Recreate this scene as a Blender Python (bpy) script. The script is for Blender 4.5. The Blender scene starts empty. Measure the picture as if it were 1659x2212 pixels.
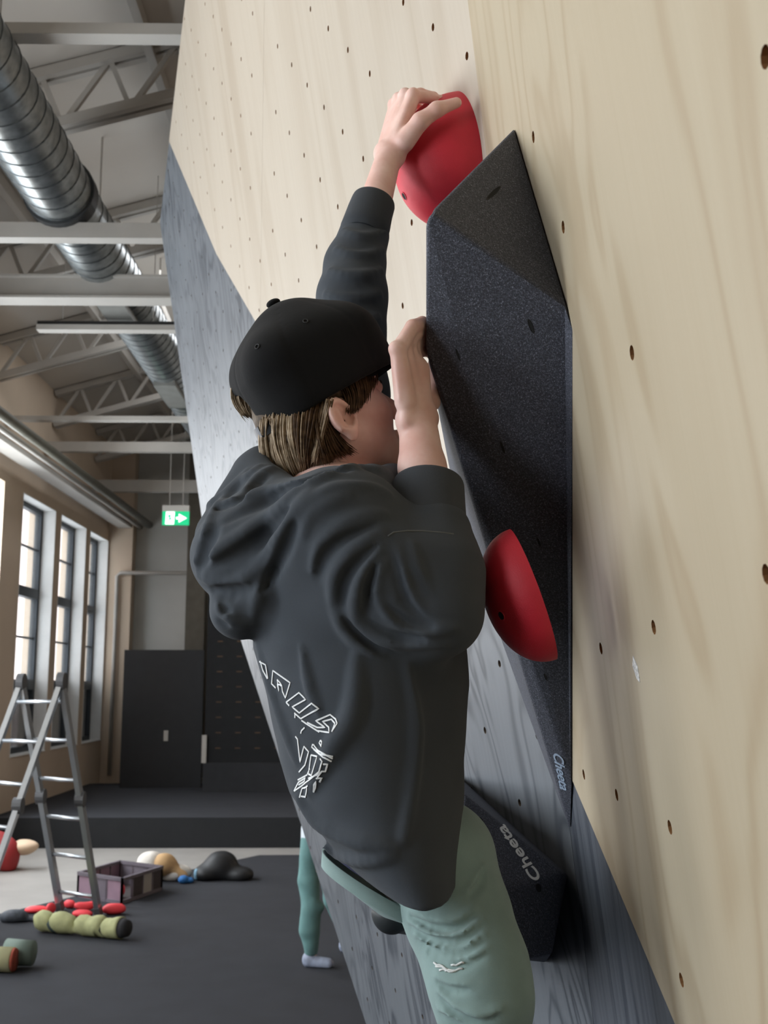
import bpy, bmesh, math, random
import numpy as np
from mathutils import Vector, Matrix
from mathutils.bvhtree import BVHTree
from mathutils.geometry import delaunay_2d_cdt

SC = bpy.context.scene
COL = SC.collection
random.seed(7)
RNG = np.random.default_rng(7)

# ------------------------------------------------------------------ camera
IW, IH, FPX, HORIZ, VPX = 1659.0, 2212.0, 2350.0, 1488.0, 795.0
CX, CY = IW / 2, IH / 2
PIT = math.atan((HORIZ - CY) / FPX)
YAW = math.atan((CX - VPX) / FPX)
EYE = np.array([0.0, 0.0, 1.6])
cam_d = bpy.data.cameras.new('camera')
cam = bpy.data.objects.new('camera', cam_d)
COL.objects.link(cam)
cam.location = EYE
cam.rotation_euler = (math.pi / 2 + PIT, 0, -YAW)
cam_d.sensor_fit = 'VERTICAL'
cam_d.sensor_height = 36.0
cam_d.sensor_width = 36.0 * IW / IH
cam_d.lens = 36.0 * FPX / IH
cam_d.clip_start = 0.02
cam_d.clip_end = 200
cam_d.dof.use_dof = True
cam_d.dof.focus_distance = 1.55
cam_d.dof.aperture_fstop = 11.0
SC.camera = cam

# ------------------------------------------------------------------ view, world, daylight
SC.view_settings.view_transform = 'Standard'
SC.view_settings.look = 'None'
SC.view_settings.gamma = 1.0
SC.view_settings.exposure = 0.0
SC.view_settings.use_curve_mapping = False
SC.cycles.use_denoising = True
SC.cycles.max_bounces = 6
SC.cycles.sample_clamp_indirect = 6.0
wd = bpy.data.worlds.new('overcast_sky')
SC.world = wd
wd.use_nodes = True
wd.node_tree.nodes['Background'].inputs[0].default_value = (0.86, 0.93, 1.0, 1)
wd.node_tree.nodes['Background'].inputs[1].default_value = 4.5

def area(name, loc, direction, sx, sy, power, color=(1, 1, 1)):
    d = bpy.data.lights.new(name, 'AREA')
    d.shape = 'RECTANGLE'; d.size = sx; d.size_y = sy; d.energy = power; d.color = color
    o = bpy.data.objects.new(name, d)
    COL.objects.link(o)
    o.location = loc
    o.rotation_euler = Vector(direction).to_track_quat('-Z', 'Y').to_euler()
    return o
# daylight that comes in through the tall windows of the left wall, those beside and behind the camera
WIN_OFF = [-1.8, 0.4, 2.6, 4.8, 6.8, 8.8, 10.4]
for i, y in enumerate(WIN_OFF):
    area('window_daylight', (-4.22, y + 0.62, 2.45), (1, 0, -0.12), 1.15, 2.7, (66, 84, 64, 54, 70, 85, 85)[i], (0.86, 0.94, 1.0))
# added overhead fill, no roof opening seen: far hall, then warm top light
area('overhead_fill', (-1.6, 11.2, 5.7), (0, 0, -1), 1.4, 3.0, 60, (0.95, 0.97, 1.0))
area('overhead_fill', (-2.6, 2.6, 5.2), (0.25, 0.0, -1), 1.4, 2.6, 26, (1.0, 0.93, 0.82))

# ------------------------------------------------------------------ pixel -> world helpers
def _rot():
    c, s = math.cos(PIT), math.sin(PIT)
    M = np.array([[1, 0, 0], [0, s, c], [0, -c, s]])
    cw, sw = math.cos(YAW), math.sin(YAW)
    return np.array([[cw, sw, 0], [-sw, cw, 0], [0, 0, 1]]) @ M
RC = _rot()
def ray(x, y):
    return RC @ np.array([(x - CX) / FPX, (y - CY) / FPX, 1.0])
def P(x, y, Y):
    """point seen at pixel x,y that lies at hall depth Y"""
    d = ray(x, y)
    return EYE + d * (Y / d[1])
def PZ(x, y, z=0.0):
    d = ray(x, y)
    return EYE + d * ((z - EYE[2]) / d[2])
def PX(x, y, X):
    d = ray(x, y)
    return EYE + d * (X / d[0])
def PP(x, y, o, n):
    d = ray(x, y)
    return EYE + d * (((o - EYE) @ n) / (d @ n))
def nrm(v):
    v = np.asarray(v, float)
    return v / np.linalg.norm(v)

# ------------------------------------------------------------------ objects
def link(o, parent=None):
    COL.objects.link(o)
    if parent is not None:
        o.parent = parent
    return o
def tag(o, label=None, cat=None, group=None, kind=None):
    if label: o['label'] = label
    if cat: o['category'] = cat
    if group: o['group'] = group
    if kind: o['kind'] = kind
    return o
def empty(name, loc=(0, 0, 0), rot=None):
    o = bpy.data.objects.new(name, None)
    o.empty_display_size = 0.1
    COL.objects.link(o)
    o.location = loc
    if rot is not None: o.rotation_euler = rot
    return o
def thing(name, label, cat, loc=(0, 0, 0), group=None, rot=None):
    return tag(empty(name, loc, rot), label, cat, group)
def mesh_obj(name, verts, faces, mat, parent=None, smooth=False, world=False):
    me = bpy.data.meshes.new(name)
    me.from_pydata([tuple(map(float, v)) for v in verts], [], [tuple(map(int, f)) for f in faces])
    me.update()
    if smooth:
        me.polygons.foreach_set('use_smooth', [True] * len(me.polygons))
    if mat is not None: me.materials.append(mat)
    o = bpy.data.objects.new(name, me)
    link(o, parent)
    if world and parent is not None:
        bpy.context.view_layer.update()
        o.matrix_parent_inverse = parent_world(parent).inverted()
    return o
def parent_world(p):
    m = p.matrix_basis.copy()
    if p.parent is not None:
        m = parent_world(p.parent) @ p.matrix_parent_inverse @ m
    return m
class MB:
    """collects simple solids into one mesh"""
    def __init__(s): s.v = []; s.f = []
    def add(s, v, f):
        n = len(s.v); s.v += [tuple(map(float, q)) for q in v]; s.f += [tuple(i + n for i in q) for q in f]; return s
    def box(s, lo, hi):
        (a, b, c), (d, e, g) = lo, hi
        return s.add([(a, b, c), (d, b, c), (d, e, c), (a, e, c), (a, b, g), (d, b, g), (d, e, g), (a, e, g)],
              [(3, 2, 1, 0), (4, 5, 6, 7), (0, 1, 5, 4), (1, 2, 6, 5), (2, 3, 7, 6), (3, 0, 4, 7)])
    def bar(s, a, b, w, h, up=(0, 0, 1)):
        a = np.array(a, float); b = np.array(b, float)
        d = nrm(b - a); u = np.array(up, float)
        if abs(d @ nrm(u)) > .98: u = np.array([1., 0, 0])
        x = nrm(np.cross(d, u)); y = np.cross(x, d)
        v = []
        for p in (a, b):
            for (i, j) in ((-1, -1), (1, -1), (1, 1), (-1, 1)):
                v.append(p + x * i * w / 2 + y * j * h / 2)
        return s.add(v, [(3, 2, 1, 0), (4, 5, 6, 7), (0, 1, 5, 4), (1, 2, 6, 5), (2, 3, 7, 6), (3, 0, 4, 7)])
    def tube(s, pts, r, seg=10, cap=True):
        pts = [np.array(p, float) for p in pts]; n = len(pts)
        rs = r if hasattr(r, '__len__') else [r] * n
        t0 = nrm(pts[1] - pts[0]); u = np.array([0, 0, 1.]) if abs(t0[2]) < .9 else np.array([1., 0, 0])
        x = nrm(np.cross(t0, u)); v = []; f = []
        for i, p in enumerate(pts):
            t = nrm(pts[min(i + 1, n - 1)] - pts[max(i - 1, 0)])
            x = nrm(x - t * (x @ t)); y = np.cross(t, x)
            for k in range(seg):
                a = 2 * math.pi * k / seg
                v.append(p + (x * math.cos(a) + y * math.sin(a)) * rs[i])
        for i in range(n - 1):
            for k in range(seg):
                k2 = (k + 1) % seg
                f.append((i * seg + k, i * seg + k2, (i + 1) * seg + k2, (i + 1) * seg + k))
        if cap:
            f.append(tuple(range(seg - 1, -1, -1))); f.append(tuple((n - 1) * seg + k for k in range(seg)))
        return s.add(v, f)
    def prism(s, poly, back):
        """poly: list of 3d points (planar), back: offset vector"""
        n = len(poly); back = np.array(back, float)
        v = [np.array(p, float) for p in poly] + [np.array(p, float) + back for p in poly]
        f = [tuple(range(n)), tuple(range(2 * n - 1, n - 1, -1))]
        f += [(i, i + n, (i + 1) % n + n, (i + 1) % n) for i in range(n)]
        return s.add(v, f)
    def build(s, name, mat, parent=None, smooth=False):
        return mesh_obj(name, s.v, s.f, mat, parent, smooth)
def fix_normals(o):
    bm = bmesh.new(); bm.from_mesh(o.data)
    bmesh.ops.recalc_face_normals(bm, faces=bm.faces)
    bm.to_mesh(o.data); bm.free()
    return o
def bevel(o, w, seg=2, angle=0.5):
    bm = bmesh.new(); bm.from_mesh(o.data)
    bmesh.ops.recalc_face_normals(bm, faces=bm.faces)
    es = [e for e in bm.edges if len(e.link_faces) == 2 and e.calc_face_angle(0) > angle]
    bmesh.ops.bevel(bm, geom=es, offset=w, segments=seg, affect='EDGES', profile=0.5)
    bm.to_mesh(o.data); bm.free()
    return o
def autosmooth(o, deg=35):
    bm = bmesh.new(); bm.from_mesh(o.data)
    for f in bm.faces: f.smooth = True
    for e in bm.edges:
        if len(e.link_faces) == 2 and e.calc_face_angle(0) > math.radians(deg): e.smooth = False
    bm.to_mesh(o.data); bm.free()
    return o

# ------------------------------------------------------------------ materials
class NT:
    def __init__(s, name):
        s.m = bpy.data.materials.new(name); s.m.use_nodes = True
        s.t = s.m.node_tree; s.b = s.t.nodes['Principled BSDF']
        s.tc = None
    def n(s, typ, **kw):
        nd = s.t.nodes.new(typ)
        for k, v in kw.items():
            if k.startswith('i_'):
                key = k[2:]
                nd.inputs[int(key) if key.isdigit() else key].default_value = v
            else: setattr(nd, k, v)
        return nd
    def l(s, a, b): s.t.links.new(a, b); return b.node
    def coords(s, scale=(1, 1, 1), kind='Object', rot=(0, 0, 0), loc=(0, 0, 0)):
        if s.tc is None: s.tc = s.n('ShaderNodeTexCoord')
        mp = s.n('ShaderNodeMapping')
        mp.inputs['Scale'].default_value = scale; mp.inputs['Rotation'].default_value = rot; mp.inputs['Location'].default_value = loc
        s.l(s.tc.outputs[kind], mp.inputs[0])
        return mp.outputs[0]
    def noise(s, co, scale, detail=3, rough=.5, dist=0.0):
        nd = s.n('ShaderNodeTexNoise'); nd.inputs['Scale'].default_value = scale
        nd.inputs['Detail'].default_value = detail; nd.inputs['Roughness'].default_value = rough; nd.inputs['Distortion'].default_value = dist
        s.l(co, nd.inputs['Vector']); return nd.outputs['Fac']
    def math(s, op, a, b=None, c=None):
        nd = s.n('ShaderNodeMath', operation=op)
        for i, x in enumerate((a, b, c)):
            if x is None: continue
            if hasattr(x, 'node'): s.l(x, nd.inputs[i])
            else: nd.inputs[i].default_value = x
        return nd.outputs[0]
    def ramp(s, fac, stops):
        nd = s.n('ShaderNodeValToRGB'); e = nd.color_ramp.elements
        while len(e) < len(stops): e.new(.5)
        for i, (p, c) in enumerate(stops):
            e[i].position = p; e[i].color = (*c, 1) if len(c) == 3 else c
        s.l(fac, nd.inputs[0]); return nd.outputs[0]
    def mix(s, fac, a, b, mode='MIX'):
        nd = s.n('ShaderNodeMix', data_type='RGBA', blend_type=mode)
        for sock, x in ((nd.inputs[0], fac), (nd.inputs[6], a), (nd.inputs[7], b)):
            if hasattr(x, 'node'): s.l(x, sock)
            else: sock.default_value = x if not isinstance(x, tuple) or len(x) == 4 else (*x, 1)
        return nd.outputs[2]
    def bump(s, h, strength, dist):
        nd = s.n('ShaderNodeBump'); nd.inputs['Strength'].default_value = strength; nd.inputs['Distance'].default_value = dist
        s.l(h, nd.inputs['Height']); s.l(nd.outputs[0], s.b.inputs['Normal']); return nd
    def col(s, x):
        if hasattr(x, 'node'): s.l(x, s.b.inputs['Base Color'])
        else: s.b.inputs['Base Color'].default_value = (*x, 1)
        return s
    def set(s, **kw):
        for k, v in kw.items(): s.b.inputs[k.replace('_', ' ')].default_value = v
        return s
def srgb(r, g, b):
    f = lambda c: (c / 255 / 12.92) if c / 255 <= .04045 else ((c / 255 + .055) / 1.055) ** 2.4
    return (f(r), f(g), f(b))
def plain(name, col, rough=.6, metal=0.0, var=.12, scale=8, bump=0.0, bscale=60):
    k = NT(name); co = k.coords()
    nz = k.noise(co, scale, 4)
    a = tuple(c * (1 - var) for c in col); b = tuple(min(1, c * (1 + var)) for c in col)
    k.col(k.ramp(nz, [(.3, a), (.7, b)])).set(Roughness=rough, Metallic=metal)
    if bump: k.bump(k.noise(co, bscale, 3), bump, .002)
    return k.m
def wood(name, light, dark, ring=9.0, sx=3.0, sy=.45, fiber=.25, rough=.5, deep=0.35, off=(0, 0, 0), dist=.6, lines=None):
    """rotary-cut plywood: contour lines of a stretched noise, long along local y"""
    k = NT(name)
    co = k.coords((sx, sy, 1), loc=off)
    nz = k.noise(co, 1.0, 2.0, .45, dist)
    s1 = k.math('SINE', k.math('MULTIPLY', nz, ring * 6.283))
    s1 = k.math('MULTIPLY_ADD', s1, .5, .5)
    s1 = k.math('POWER', s1, 3.0)
    patch = k.noise(k.coords((1.3, .5, 1), loc=(3, 5, 0)), 1.4, 2)
    fib = k.noise(k.coords((260, 5, 1)), 1.0, 3, .6)
    fib2 = k.noise(k.coords((60, 1.6, 1)), 1.0, 3, .6)
    f = k.math('MULTIPLY', s1, k.math('MULTIPLY', patch, deep * 2))
    f = k.math('ADD', f, k.math('MULTIPLY', k.math('SUBTRACT', fib, .5), fiber))
    f = k.math('ADD', f, k.math('MULTIPLY', k.math('SUBTRACT', fib2, .5), fiber * 2.2))
    f = k.math('ADD', f, k.math('MULTIPLY', k.math('SUBTRACT', patch, .5), .3))
    k.col(k.mix(k.math('ADD', f, .1), light, dark))
    k.set(Roughness=rough)
    k.b.inputs['Specular IOR Level'].default_value = .3
    k.bump(fib2, .08, .001)
    return k.m
def grit(name, col, speck, rough=.75, scale=900):
    k = NT(name); co = k.coords()
    a = k.noise(co, scale, 2, .6)
    b = k.noise(co, scale * .45, 2, .6)
    f = k.math('MULTIPLY', a, b)
    k.col(k.ramp(f, [(.16, tuple(c * .55 for c in col)), (.26, col), (.37, speck), (.45, tuple(min(1, c * 2.4) for c in speck))]))
    k.set(Roughness=rough); k.bump(k.noise(co, scale * .7, 2), .55, .0012)
    return k.m
def cloth(name, col, var=.25, rough=.9, sheen=.25, weave=1400, lint=True, big=7):
    k = NT(name); co = k.coords()
    w = k.noise(co, weave, 2, .7); bg = k.noise(co, big, 3)
    base = k.ramp(bg, [(.3, tuple(c * (1 - var) for c in col)), (.7, tuple(c * (1 + var) for c in col))])
    base = k.mix(k.math('MULTIPLY', w, .35), base, tuple(min(1, c * 2.2 + .004) for c in col))
    k.col(base).set(Roughness=rough, Sheen_Weight=sheen, Sheen_Roughness=.6)
    k.b.inputs['Specular IOR Level'].default_value = .15
    k.bump(k.math('ADD', w, k.math('MULTIPLY', k.noise(co, 240, 3), .8)), .35, .0008)
    return k.m
def emit(name, col, strength):
    k = NT(name); k.col(col); k.b.inputs['Emission Color'].default_value = (*col, 1); k.b.inputs['Emission Strength'].default_value = strength
    return k.m
# ================================================================== the climbing wall
# two faces found from the grid of bolt holes: W runs away to the left and leans out 9 degrees, N runs along the hall
W_O = np.array([-0.15930, 2.68421, 3.41169]); W_N = nrm([0.95624, 0.24653, 0.15758])
W_U = np.array([0.06118517, -0.19393368, -0.06788601]); W_V = np.array([-0.01539093, 0.14630615, -0.13549033])
N_O = np.array([0.17521, 1.76859, 2.81426]); N_N = nrm([0.99226, 0.0, 0.12416])
SEAM_D = nrm(PP(1044, 278, W_O, W_N) - PP(1010, 0, W_O, W_N))
def seam(z): return N_O + SEAM_D * ((z - N_O[2]) / SEAM_D[2])
def onW(x, y): return PP(x, y, W_O, W_N)
def onN(x, y): return PP(x, y, N_O, N_N)
class Face:
    def __init__(s, o, n):
        s.o = np.array(o); s.n = -nrm(n)                       # outward
        z = np.array([0, 0, 1.0]); s.v = nrm(z - s.n * (z @ s.n)); s.h = np.cross(s.v, s.n)
        m = Matrix.Identity(4)
        for i in range(3):
            m[i][0] = s.h[i]; m[i][1] = s.v[i]; m[i][2] = s.n[i]; m[i][3] = s.o[i]
        s.m = m
    def loc(s, p):
        d = np.asarray(p) - s.o
        return np.array([d @ s.h, d @ s.v])
FW = Face(N_O, W_N); FN = Face(N_O, N_N)

def inside(pt, poly):
    x, y = pt; c = False; n = len(poly)
    for i in range(n):
        (x1, y1), (x2, y2) = poly[i], poly[(i + 1) % n]
        if (y1 > y) != (y2 > y) and x < (x2 - x1) * (y - y1) / (y2 - y1) + x1: c = not c
    return c
def edge_dist(pt, poly):
    p = np.array(pt); best = 9
    for i in range(len(poly)):
        a = np.array(poly[i]); b = np.array(poly[(i + 1) % len(poly)])
        t = np.clip(((p - a) @ (b - a)) / max(1e-9, (b - a) @ (b - a)), 0, 1)
        best = min(best, np.linalg.norm(p - a - t * (b - a)))
    return best
def halfplane(poly, a, b, inset=0.0):
    """part of poly left of the line a->b, moved in by inset"""
    a = np.array(a); b = np.array(b); d = nrm(b - a); nn = np.array([-d[1], d[0]])
    s = lambda p: (np.array(p) - a) @ nn - inset
    out = []
    for i in range(len(poly)):
        p, q = poly[i], poly[(i + 1) % len(poly)]
        sp, sq = s(p), s(q)
        if sp >= 0: out.append(tuple(p))
        if sp * sq < 0:
            t = sp / (sp - sq); out.append(tuple(np.array(p) + (np.array(q) - np.array(p)) * t))
    return out
def panel(name, face, poly, mat, hole_mat, holes, r, parent, thick=.018, lift=0.0, label=None):
    """plywood panel with its bolt holes cut through it; hole linings are part of the mesh"""
    area2 = sum(poly[i][0] * poly[(i + 1) % len(poly)][1] - poly[(i + 1) % len(poly)][0] * poly[i][1] for i in range(len(poly)))
    if area2 < 0: poly = poly[::-1]
    hs = [h for h in holes if inside(h, poly) and edge_dist(h, poly) > r * 1.6]
    loops = [[Vector((x, y, 0)) for x, y in poly]]
    K = 10
    for hx, hy in hs:
        loops.append([Vector((hx + r * math.cos(-2 * math.pi * k / K), hy + r * math.sin(-2 * math.pi * k / K), 0)) for k in range(K)])
    flat = [v for lp in loops for v in lp]
    edges = []; st = 0
    for lp in loops:
        k = len(lp); edges += [(st + i, st + (i + 1) % k) for i in range(k)]; st += k
    cv, _, cf, ov, _, _ = delaunay_2d_cdt([Vector((v.x, v.y)) for v in flat], edges, [], 1, 1e-6)
    idx = [o_[0] if o_ else -1 for o_ in ov]
    tris = []
    for t in cf:
        c = sum((np.array(cv[i]) for i in t), np.zeros(2)) / len(t)
        if not inside(c, poly): continue
        if any((c[0] - hx) ** 2 + (c[1] - hy) ** 2 < (r * .97) ** 2 and max((cv[i][0] - hx) ** 2 + (cv[i][1] - hy) ** 2 for i in t) < (r * 1.02) ** 2 for hx, hy in hs): continue
        tris.append(tuple(idx[i] for i in t))
    verts = [(v.x, v.y, lift) for v in flat] + [(v.x, v.y, lift - thick) for v in flat]
    n = len(flat); faces = []; mi = []
    for t in tris:
        a, b, c = [flat[i] for i in t]
        if (b - a).cross(c - a).z < 0: t = (t[0], t[2], t[1])
        faces.append(tuple(t)); mi.append(0)
    st = 0
    for li, lp in enumerate(loops):
        k = len(lp)
        for i in range(k):
            i2 = (i + 1) % k
            faces.append((st + i, st + i + n, st + i2 + n, st + i2)); mi.append(0 if li == 0 else 1)
        if li > 0:
            faces.append(tuple(st + i + n for i in range(k))[::-1]); mi.append(2)
        st += k
    o = mesh_obj(name, verts, faces, mat, parent)
    o.data.materials.append(hole_mat); o.data.materials.append(M_HOLE)
    o.data.polygons.foreach_set('material_index', mi)
    bb = o
    if label: o['label'] = label
    return o

M_HOLE = plain('hole_depth', (.012, .009, .007), .9)
M_HOLEW = plain('cut_wood', srgb(150, 105, 62), .8)
M_HOLEG = plain('cut_wood_painted', srgb(92, 76, 60), .8)
M_WOODF = wood('pale_birch_plywood', srgb(184, 173, 158), srgb(160, 144, 125), ring=4, sx=4, sy=.3, fiber=.22, deep=.25)
M_WOODN = wood('birch_plywood_cathedral_grain', srgb(176, 163, 140), srgb(152, 132, 104), ring=6, sx=3.4, sy=1.1, fiber=.12, deep=.38, dist=.9, off=(0.4, .3, 0))
M_GREY = wood('grey_stained_plywood', srgb(104, 108, 113), srgb(66, 70, 76), ring=8, sx=3.4, sy=1.3, fiber=.25, deep=.7, rough=.45, dist=1.6)
M_GREYN = wood('grey_stained_plywood_streaked', srgb(88, 92, 99), srgb(52, 57, 66), ring=7, sx=7, sy=.5, fiber=.6, deep=.5, rough=.45)

wall_far = empty('wall_right'); wall_far.matrix_world = FW.m; tag(wall_far, kind='structure')
wall_near = empty('wall_right_near'); wall_near.matrix_world = FN.m; tag(wall_near, kind='structure')
wl = lambda x, y: tuple(FW.loc(onW(x, y)))
nl = lambda x, y: tuple(FN.loc(onN(x, y)))
def ext(p, q, z):  # point on the line p->q (3d) at height z
    t = (z - p[2]) / (q[2] - p[2]); return p + (q - p) * t
# outline of face W in its own plane
Lk, Lk2, Lk3, Lk4 = onW(365, 305), onW(345, 480), onW(437, 1130), onW(790, 2212)
top_l = onW(400, 0) + (onW(400, 0) - onW(365, 305)) * .5
bnd = [wl(365, 305), wl(467, 548), wl(553, 697), wl(700, 948), wl(850, 1185), wl(1035, 1297)]
sb = FW.loc(seam(1.66)); st_ = FW.loc(seam(4.75)); sf = FW.loc(seam(0.01))
foot = FW.loc(ext(Lk3, Lk4, 0.01))
wood_poly = [tuple(st_), tuple(FW.loc(top_l))] + bnd + [tuple(sb)]
grey_poly = [wl(365, 305), tuple(FW.loc(Lk2)), tuple(FW.loc(Lk3)), tuple(FW.loc(Lk4)), tuple(foot), tuple(sf), tuple(sb)] + bnd[:0:-1]
holesW = []
for m in range(-26, 12):
    for t2 in range(-40, 60):
        if (t2 - m) % 2: continue
        holesW.append(tuple(FW.loc(W_O + m * W_U + t2 / 2 * W_V)))
ja, jb = wl(571, 0), wl(562, 700)
jc, jd = wl(932, 40), wl(905, 560)
pa = halfplane(wood_poly, ja, jb, .0008); pb = halfplane(wood_poly, jb, ja, .0008)
pA, pB = (pa, pb)
panel('plywood_panel', FW, pA, M_WOODF, M_HOLEW, holesW, .0075, wall_far)
panel('plywood_panel', FW, pB, M_WOODF, M_HOLEW, holesW, .0075, wall_far)
panel('painted_panel', FW, grey_poly, M_GREY, M_HOLEG, holesW, .0075, wall_far, lift=-.0015, label='grey stained plywood panel below the bare wood')
# outline of face N
holesN = [nl(*q) for q in ((1152, 296), (1216.5, 490.6), (1365, 762), (1412, 1355), (1298, 1400.6), (1332, 1717), (1447, 1787), (1472, 2117), (1261, 1673), (1653, 123), (1655, 1240))]
nb = [nl(1236, 1685), nl(1458, 2212)]
nd = np.array(nb[1]) - np.array(nb[0])
n_far = np.array(nb[0]) - nd * 1.2; n_near = np.array(nb[1]) + nd * 1.6
# the seam in N's plane
s_at = lambda z: tuple(FN.loc(seam(z)))
near_h = FN.loc(np.array([0, -1.0, 2.0]))[0]
def lineat_h(a, b, h):
    a = np.array(a); b = np.array(b); t = (h - a[0]) / (b[0] - a[0]); return tuple(a + (b - a) * t)
full = [s_at(4.75), s_at(0.01), (near_h, s_at(0.01)[1]), (near_h, s_at(4.75)[1])]
up_ = halfplane(full, nb[0], nb[1], .0); dn_ = halfplane(full, nb[1], nb[0], .0)
if np.mean([p[1] for p in up_]) < np.mean([p[1] for p in dn_]): up_, dn_ = dn_, up_
panel('plywood_panel', FN, up_, M_WOODN, M_HOLEW, holesN, .0085, wall_near)
panel('painted_panel', FN, dn_, M_GREYN, M_HOLEG, [], .0085, wall_near, lift=-.002, label='dark grey stained plywood panel below the bare wood')
# chipped filler patch beside the near bolt holes
cpts = [nl(1368, 1416), nl(1378, 1440), nl(1383, 1474), nl(1376, 1466), nl(1367, 1438)]
o = mesh_obj('filler_patch', [(x, y, .0006) for x, y in cpts] + [(x, y, .0) for x, y in cpts],
             [tuple(range(5))] + [(i, i + 5, (i + 1) % 5 + 5, (i + 1) % 5) for i in range(5)], plain('filler', srgb(205, 203, 200), .8, var=.5, scale=220), wall_near)

# ================================================================== hall shell
M_CONC = plain('pale_concrete', srgb(156, 151, 146), .55, var=.08, scale=3)
M_WALL = plain('cream_plaster', srgb(202, 184, 164), .9, var=.04, scale=2)
M_GWALL = plain('grey_white_plaster', srgb(188, 188, 184), .9, var=.04, scale=2)
M_CEIL = plain('off_white_roof_board', srgb(196, 190, 182), .85, var=.04, scale=1.5)
M_STEEL = plain('white_painted_steel', srgb(176, 172, 166), .45, var=.03)
M_MAT = plain('black_mat_carpet', srgb(39, 40, 46), .95, var=.12, scale=5, bump=.3, bscale=900)
M_BLACK = plain('black_felt', srgb(30, 31, 33), .95, var=.1, scale=9)
M_FRAME = plain('dark_window_frame', srgb(52, 58, 64), .5)
XL, YE, YB = -3.94, 16.7, -7.0
floor = MB().box((XL - .4, YB, -.2), (9, YE + .3, -.03)).build('floor', M_CONC); tag(floor, kind='structure')
# left wall with window openings
wins = [(12.30, 13.62), (13.86, 15.12), (15.34, 16.42)]
opens = sorted([(y, y + 1.25) for y in WIN_OFF] + wins)
ZS, ZH = .85, 3.82
ZC = lambda X: 1.6 + 4.35 + .283 * (X + 1.63)
wz = ZC(XL) + .1
mb = MB(); yy = YB
for (a, b) in opens:
    mb.box((XL - .34, yy, -.2), (XL, a, wz)); mb.box((XL - .34, a, -.2), (XL, b, ZS)); mb.box((XL - .34, a, ZH), (XL, b, wz)); yy = b
mb.box((XL - .34, yy, -.2), (XL, YE + .2, wz))
tag(mb.build('wall_left', M_WALL), kind='structure')
tag(MB().box((XL, YE, -.2), (9, YE + .25, 8.2)).build('wall_end', M_GWALL), kind='structure')
# sloping roof
xr = 4.0
mb = MB()
for (x0, x1) in ((XL - .4, xr),):
    mb.add([(x0, YB, ZC(x0)), (x1, YB, ZC(x1)), (x1, YE + .3, ZC(x1)), (x0, YE + .3, ZC(x0)),
            (x0, YB, ZC(x0) + .12), (x1, YB, ZC(x1) + .12), (x1, YE + .3, ZC(x1) + .12), (x0, YE + .3, ZC(x0) + .12)],
           [(0, 1, 2, 3), (7, 6, 5, 4), (0, 4, 5, 1), (1, 5, 6, 2), (2, 6, 7, 3), (3, 7, 4, 0)])
tag(mb.build('ceiling', M_CEIL), kind='structure')
tag(MB().box((XL - .34, YB - .25, -.2), (xr + .4, YB, 8)).build('wall_back', M_WALL), kind='structure')
tag(MB().box((xr, YB - .25, -.2), (xr + .25, YE + .3, 8)).build('wall_right_hall', M_WALL), kind='structure')
M_REV = plain('white_reveal_paint', srgb(232, 232, 230), .7, var=.03)
# windows in view: frame, transoms, panes
k = NT('window_glass'); k.col((.9, .95, .95)).set(Roughness=.03, Alpha=.18); M_GLASS = k.m
k = NT('window_glass_lower'); k.col(srgb(70, 74, 78)).set(Roughness=.25, Alpha=.85); M_GLASSD = k.m
for i, (a, b) in enumerate(wins):
    w = empty('window_%d' % (i + 1), (XL - .20, a, ZS)); tag(w, kind='structure')
    L, Hh = b - a, ZH - ZS
    mb = MB(); t = .07
    mb.box((-.04, 0, 0), (.04, t, Hh)); mb.box((-.04, L - t, 0), (.04, L, Hh)); mb.box((-.04, t, 0), (.04, L - t, t)); mb.box((-.04, t, Hh - t), (.04, L - t, Hh))
    mb.build('window_frame', M_FRAME, w)
    tr = [0.80, 1.90]
    for zt in tr: MB().box((-.05, t, zt - .06), (.05, L - t, zt + .06)).build('transom', M_FRAME, w)
    for zt in (1.36, 2.45): MB().box((-.015, t, zt - .012), (.02, L - t, zt + .012)).build('glazing_bar', M_FRAME, w)
    zz = [t, *tr, Hh - t]
    for j in range(3):
        MB().box((-.008, t, zz[j] + (.06 if j else 0)), (.008, L - t, zz[j + 1] - (.06 if j < 2 else 0))).build('pane', M_GLASSD if j == 0 else M_GLASS, w)
    MB().box((.045, .001, .0), (.21, L - .001, .012)).build('window_sill', M_REV, w)
    MB().box((.045, L - .014, .012), (.202, L - .001, Hh - .012)).build('reveal_lining', M_REV, w)
    MB().box((.045, .001, .012), (.202, .014, Hh - .012)).build('reveal_lining', M_REV, w)
    MB().box((.045, .001, Hh - .012), (.202, L - .001, Hh)).build('reveal_lining', M_REV, w)
# pale brick building across the yard
k = NT('pale_brick'); br = k.n('ShaderNodeTexBrick')
br.inputs['Color1'].default_value = (*srgb(214, 190, 180), 1); br.inputs['Color2'].default_value = (*srgb(226, 206, 196), 1); br.inputs['Mortar'].default_value = (*srgb(225, 220, 214), 1)
br.inputs['Scale'].default_value = 2.2
k.l(k.coords(rot=(math.pi / 2, 0, math.pi / 2)), br.inputs[0]); k.l(br.outputs[0], k.b.inputs['Base Color']); k.set(Roughness=.9)
yb = MB().box((-13.5, 6, -.5), (-13.2, 60, 9)).build('brick_building', k.m); tag(yb, 'pale brick building across the yard behind the tall windows', 'building')
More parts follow.
